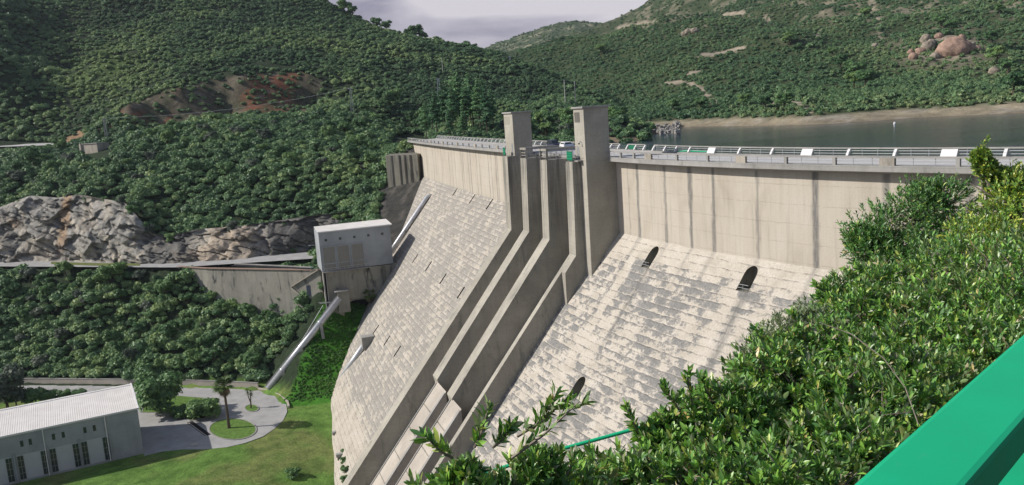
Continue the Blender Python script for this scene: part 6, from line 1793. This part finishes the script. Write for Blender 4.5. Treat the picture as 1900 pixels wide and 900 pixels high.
fg_shrub('dense glossy shrub in the bottom middle overhanging the green slope fence', [(1150, 900, 2.9, .19), (1240, 872, 3.0, .21), (1330, 845, 3.0, .22), (1420, 860, 2.9, .24), (1280, 790, 3.2, .16), (1350, 760, 3.2, .2), (1200, 920, 2.8, .25), (1330, 910, 2.7, .25), (1450, 920, 2.6, .25), (1400, 780, 3.2, .2), (1230, 815, 3.1, .12)],
         .042, .34, PAL_A, 2, 115, 11, [(1260, 760, 1232, 715, 3.1, 4), (1285, 750, 1275, 692, 3.1, 4), (1190, 810, 1165, 760, 3.1, 4), (1320, 740, 1300, 700, 3.2, 4)], (.07, .15))
fg_shrub('broad bright green shrub between the dam face and the green hand rail', [(1430, 700, 3.6, .26), (1500, 730, 3.5, .28), (1580, 740, 3.4, .28), (1540, 660, 3.9, .26), (1470, 660, 3.9, .2), (1560, 820, 3.1, .28), (1500, 850, 3.0, .26), (1640, 790, 3.2, .28), (1620, 690, 3.7, .28), (1520, 920, 2.7, .26), (1700, 720, 3.6, .3), (1410, 745, 3.5, .15)],
         .041, .34, PAL_A, 3, 150, 11, [(1430, 650, 1400, 610, 3.8, 4), (1490, 620, 1470, 580, 3.9, 4)], (.08, .16), dry=[([(1520, 598, 3.3), (1580, 620, 3.2), (1640, 665, 3.1), (1680, 720, 3.0), (1705, 790, 2.9)], [.0015, .002, .002, .002, .0025]), ([(1560, 830, 2.9), (1640, 770, 2.9), (1690, 765, 2.9)], [.0015, .002, .002])])
fg_shrub('bright green shrub at right just above the hand rail', [(1600, 590, 5.0, .34), (1680, 600, 4.9, .4), (1760, 590, 4.8, .42), (1840, 580, 4.8, .45), (1560, 555, 5.4, .22), (1640, 540, 5.6, .32), (1730, 520, 5.8, .4), (1820, 500, 5.8, .45), (1900, 520, 5.2, .5), (1760, 660, 4.2, .36), (1850, 640, 4.3, .4), (1680, 660, 4.3, .34), (1930, 600, 4.6, .4), (1770, 730, 3.8, .32), (1830, 700, 4.0, .34), (1710, 790, 3.3, .28), (1890, 660, 4.2, .4), (1600, 860, 2.9, .26), (2000, 560, 5.0, .5), (2080, 620, 5.0, .5), (2010, 470, 5.6, .5), (2150, 560, 5.5, .6)],
         .047, .33, PAL_A, 4, 180, 11, [(1540, 545, 1512, 528, 5.3, 4), (1600, 520, 1570, 500, 5.6, 4)], (.09, .18))
fg_shrub('dark branching bush standing against the pale upright dam wall', [(1640, 430, 9.2, .52), (1700, 395, 9.3, .5), (1755, 372, 9.4, .42), (1680, 470, 9.0, .55), (1750, 440, 9.2, .6), (1620, 465, 9.0, .36), (1800, 470, 9.0, .6), (1650, 510, 8.8, .5), (1720, 360, 9.5, .25), (1600, 440, 9.1, .22), (1735, 505, 8.6, .6)],
         .055, .30, PAL_B, 5, 170, 11, [(1700, 370, 1690, 342, 9.3, 5), (1745, 350, 1760, 338, 9.4, 5), (1610, 440, 1588, 418, 9.1, 5), (1600, 470, 1580, 462, 9.1, 5)], (.14, .3), deep=False)
fg_shrub('yellowish bush with a lone tall sprig at the right frame edge', [(1850, 430, 8.0, .5), (1900, 390, 8.0, .5), (1880, 350, 8.1, .32), (1930, 440, 7.8, .6), (1830, 480, 7.6, .45), (1815, 440, 8.0, .35), (1900, 470, 7.5, .5), (1860, 330, 8.2, .14), (1830, 310, 8.2, .12), (1895, 340, 8.2, .16), (1820, 290, 8.2, .08)],
         .052, .32, PAL_Y, 6, 150, 11, [(1825, 345, 1812, 285, 8.2, 5), (1815, 300, 1830, 258, 8.2, 5), (1840, 360, 1800, 300, 8.2, 4), (1880, 340, 1890, 305, 8.1, 4)], (.12, .26), deep=False, dry=[([(1900, 420, 8.1), (1870, 375, 8.1), (1835, 345, 8.15), (1815, 300, 8.2)], [.03, .022, .016, .008]), ([(1880, 385, 8.1), (1850, 370, 8.1), (1800, 340, 8.2)], [.016, .01, .006])])
fg_shrub('greyish fine twigged bush drooping over the dam face below the right gallery', [(1420, 650, 4.6, .2), (1385, 690, 4.4, .12), (1450, 620, 4.8, .18), (1500, 590, 5.0, .16)],
         .034, .24, [(.6, (0.10, 0.14, 0.085)), (.4, (0.16, 0.18, 0.13))], 8, 130, 10, [(1400, 670, 1370, 640, 4.5, 4)], (.08, .18), deep=False)
# scrub on the viewer's own hillside, lower down
rng = np.random.default_rng(15)
n = 5200; xy = np.stack([rng.uniform(-30, 80, n), rng.uniform(5, 96, n)], 1)
P = np.stack([xy[:, 0], xy[:, 1], znear(xy[:, 0], xy[:, 1])], 1)
sc_ = rng.uniform(.45, 1.0, n) * np.clip(xy[:, 1] / 22, .35, 1.3)
u, v, d = project(P + np.stack([sc_ * 0, sc_ * 0, sc_ * 1.3], 1))
BUSHZONE = [(830, 905), (900, 850), (1010, 870), (1260, 800), (1400, 710), (1560, 590), (1640, 520), (1680, 440), (1800, 420), (1905, 400), (1905, 905)]
okp = (~((u > -15) & (u < 1915) & (v > -10) & (v < 915))) | inpoly(u, v, BUSHZONE)
dd_ = (P[:, :2] - oS) @ nS; ds_ = (P[:, :2] - oS) @ tS
cen_ = np.where(ds_ > 0, -.00022 * ds_ ** 2, -.0027 * ds_ ** 2)
okp &= (dd_ - cen_) > 4 + np.clip(-12 - P[:, 2], 0, 60) * MS
scatter('hillside_scrub', P[okp], sc_[okp], tint_of(P[okp], rng, 12), KIT_N, 'scrub on the near hillside below the hand rail', 'shrubs')
# green fence on the slope under the shrubs
ff_ = thing('slope_fence', 'thin green tube fence running down the slope behind the foreground shrubs', 'fence', tuple(Y(1100, 815, 7.0)))
fl = [Y(840, 898, 7.0), Y(896, 880, 7.0), Y(1010, 842, 7.0), Y(1255, 775, 7.0), Y(1400, 735, 7.0)]
mb = MB(); mb.tube(fl, .017, 8); local(ff_, mb).build('top_rail', GREEN, ff_, smooth_sh=True)
mb = MB(); mb.tube([p - [0, 0, .45] for p in fl], .02, 8); local(ff_, mb).build('mid_rail', GREEN, ff_, smooth_sh=True)
for k in (0, 2, 3):
    p = fl[k]; g_ = float(znear(p[0], p[1]))
    mb = MB(); mb.tube([(p[0], p[1], min(g_, p[2] - 1.0) - .2), tuple(p)], .022, 8); local(ff_, mb).build('post', GREEN, ff_)
# hand rail at the viewer's elbow
A_, B_ = Z(1900, 617, 8.55), Z(1578, 900, 8.55); C_ = Z(1900, 775, 8.55)
dr_ = (A_ - B_) / np.linalg.norm(A_ - B_); pn_ = np.array([dr_[1], -dr_[0], 0]); wd = abs(np.dot(C_ - A_, pn_))
hr = thing('hand_rail', 'broad green painted hand rail crossing the lower right corner', 'railing', tuple(A_))
p0 = B_ - dr_ * 1.6 + pn_ * wd / 2; p1 = A_ + dr_ * 2.2 + pn_ * wd / 2
mb = MB(); mb.beam(p0 - [0, 0, .028], p1 - [0, 0, .028], wd, .056); local(hr, mb).build('top_bar', GREEN, hr, bevel=.008)
mb = MB(); mb.beam(p0 - pn_ * .06 - [0, 0, .25], p1 - pn_ * .06 - [0, 0, .25], .11, .05); local(hr, mb).build('mid_bar', GREEN, hr, bevel=.006)
for k in (-1.3, 1.75):
    q = A_ + dr_ * k + pn_ * wd / 2; mb = MB(); mb.beam(q - [0, 0, .06], q - [0, 0, 1.45], .06, .06, up=(1, 0, 0)); local(hr, mb).build('post', GREEN, hr, bevel=.005)

# ------------------------------------------------------------------ thin haze in the valley
hz = MB().box((60, 740, 110), (1500, 1640, 410)).build('haze', None if False else bpy.data.materials.new('haze_air'))
hm = hz.data.materials[0]; hm.use_nodes = True; hm.node_tree.nodes.clear()
ho = hm.node_tree.nodes.new('ShaderNodeOutputMaterial'); hv = hm.node_tree.nodes.new('ShaderNodeVolumePrincipled')
hv.inputs['Color'].default_value = (0.80, 0.88, 1.0, 1); hv.inputs['Density'].default_value = 0.00005; hv.inputs['Anisotropy'].default_value = 0.2
hm.node_tree.links.new(hv.outputs[0], ho.inputs['Volume'])
tag(hz, kind='stuff')
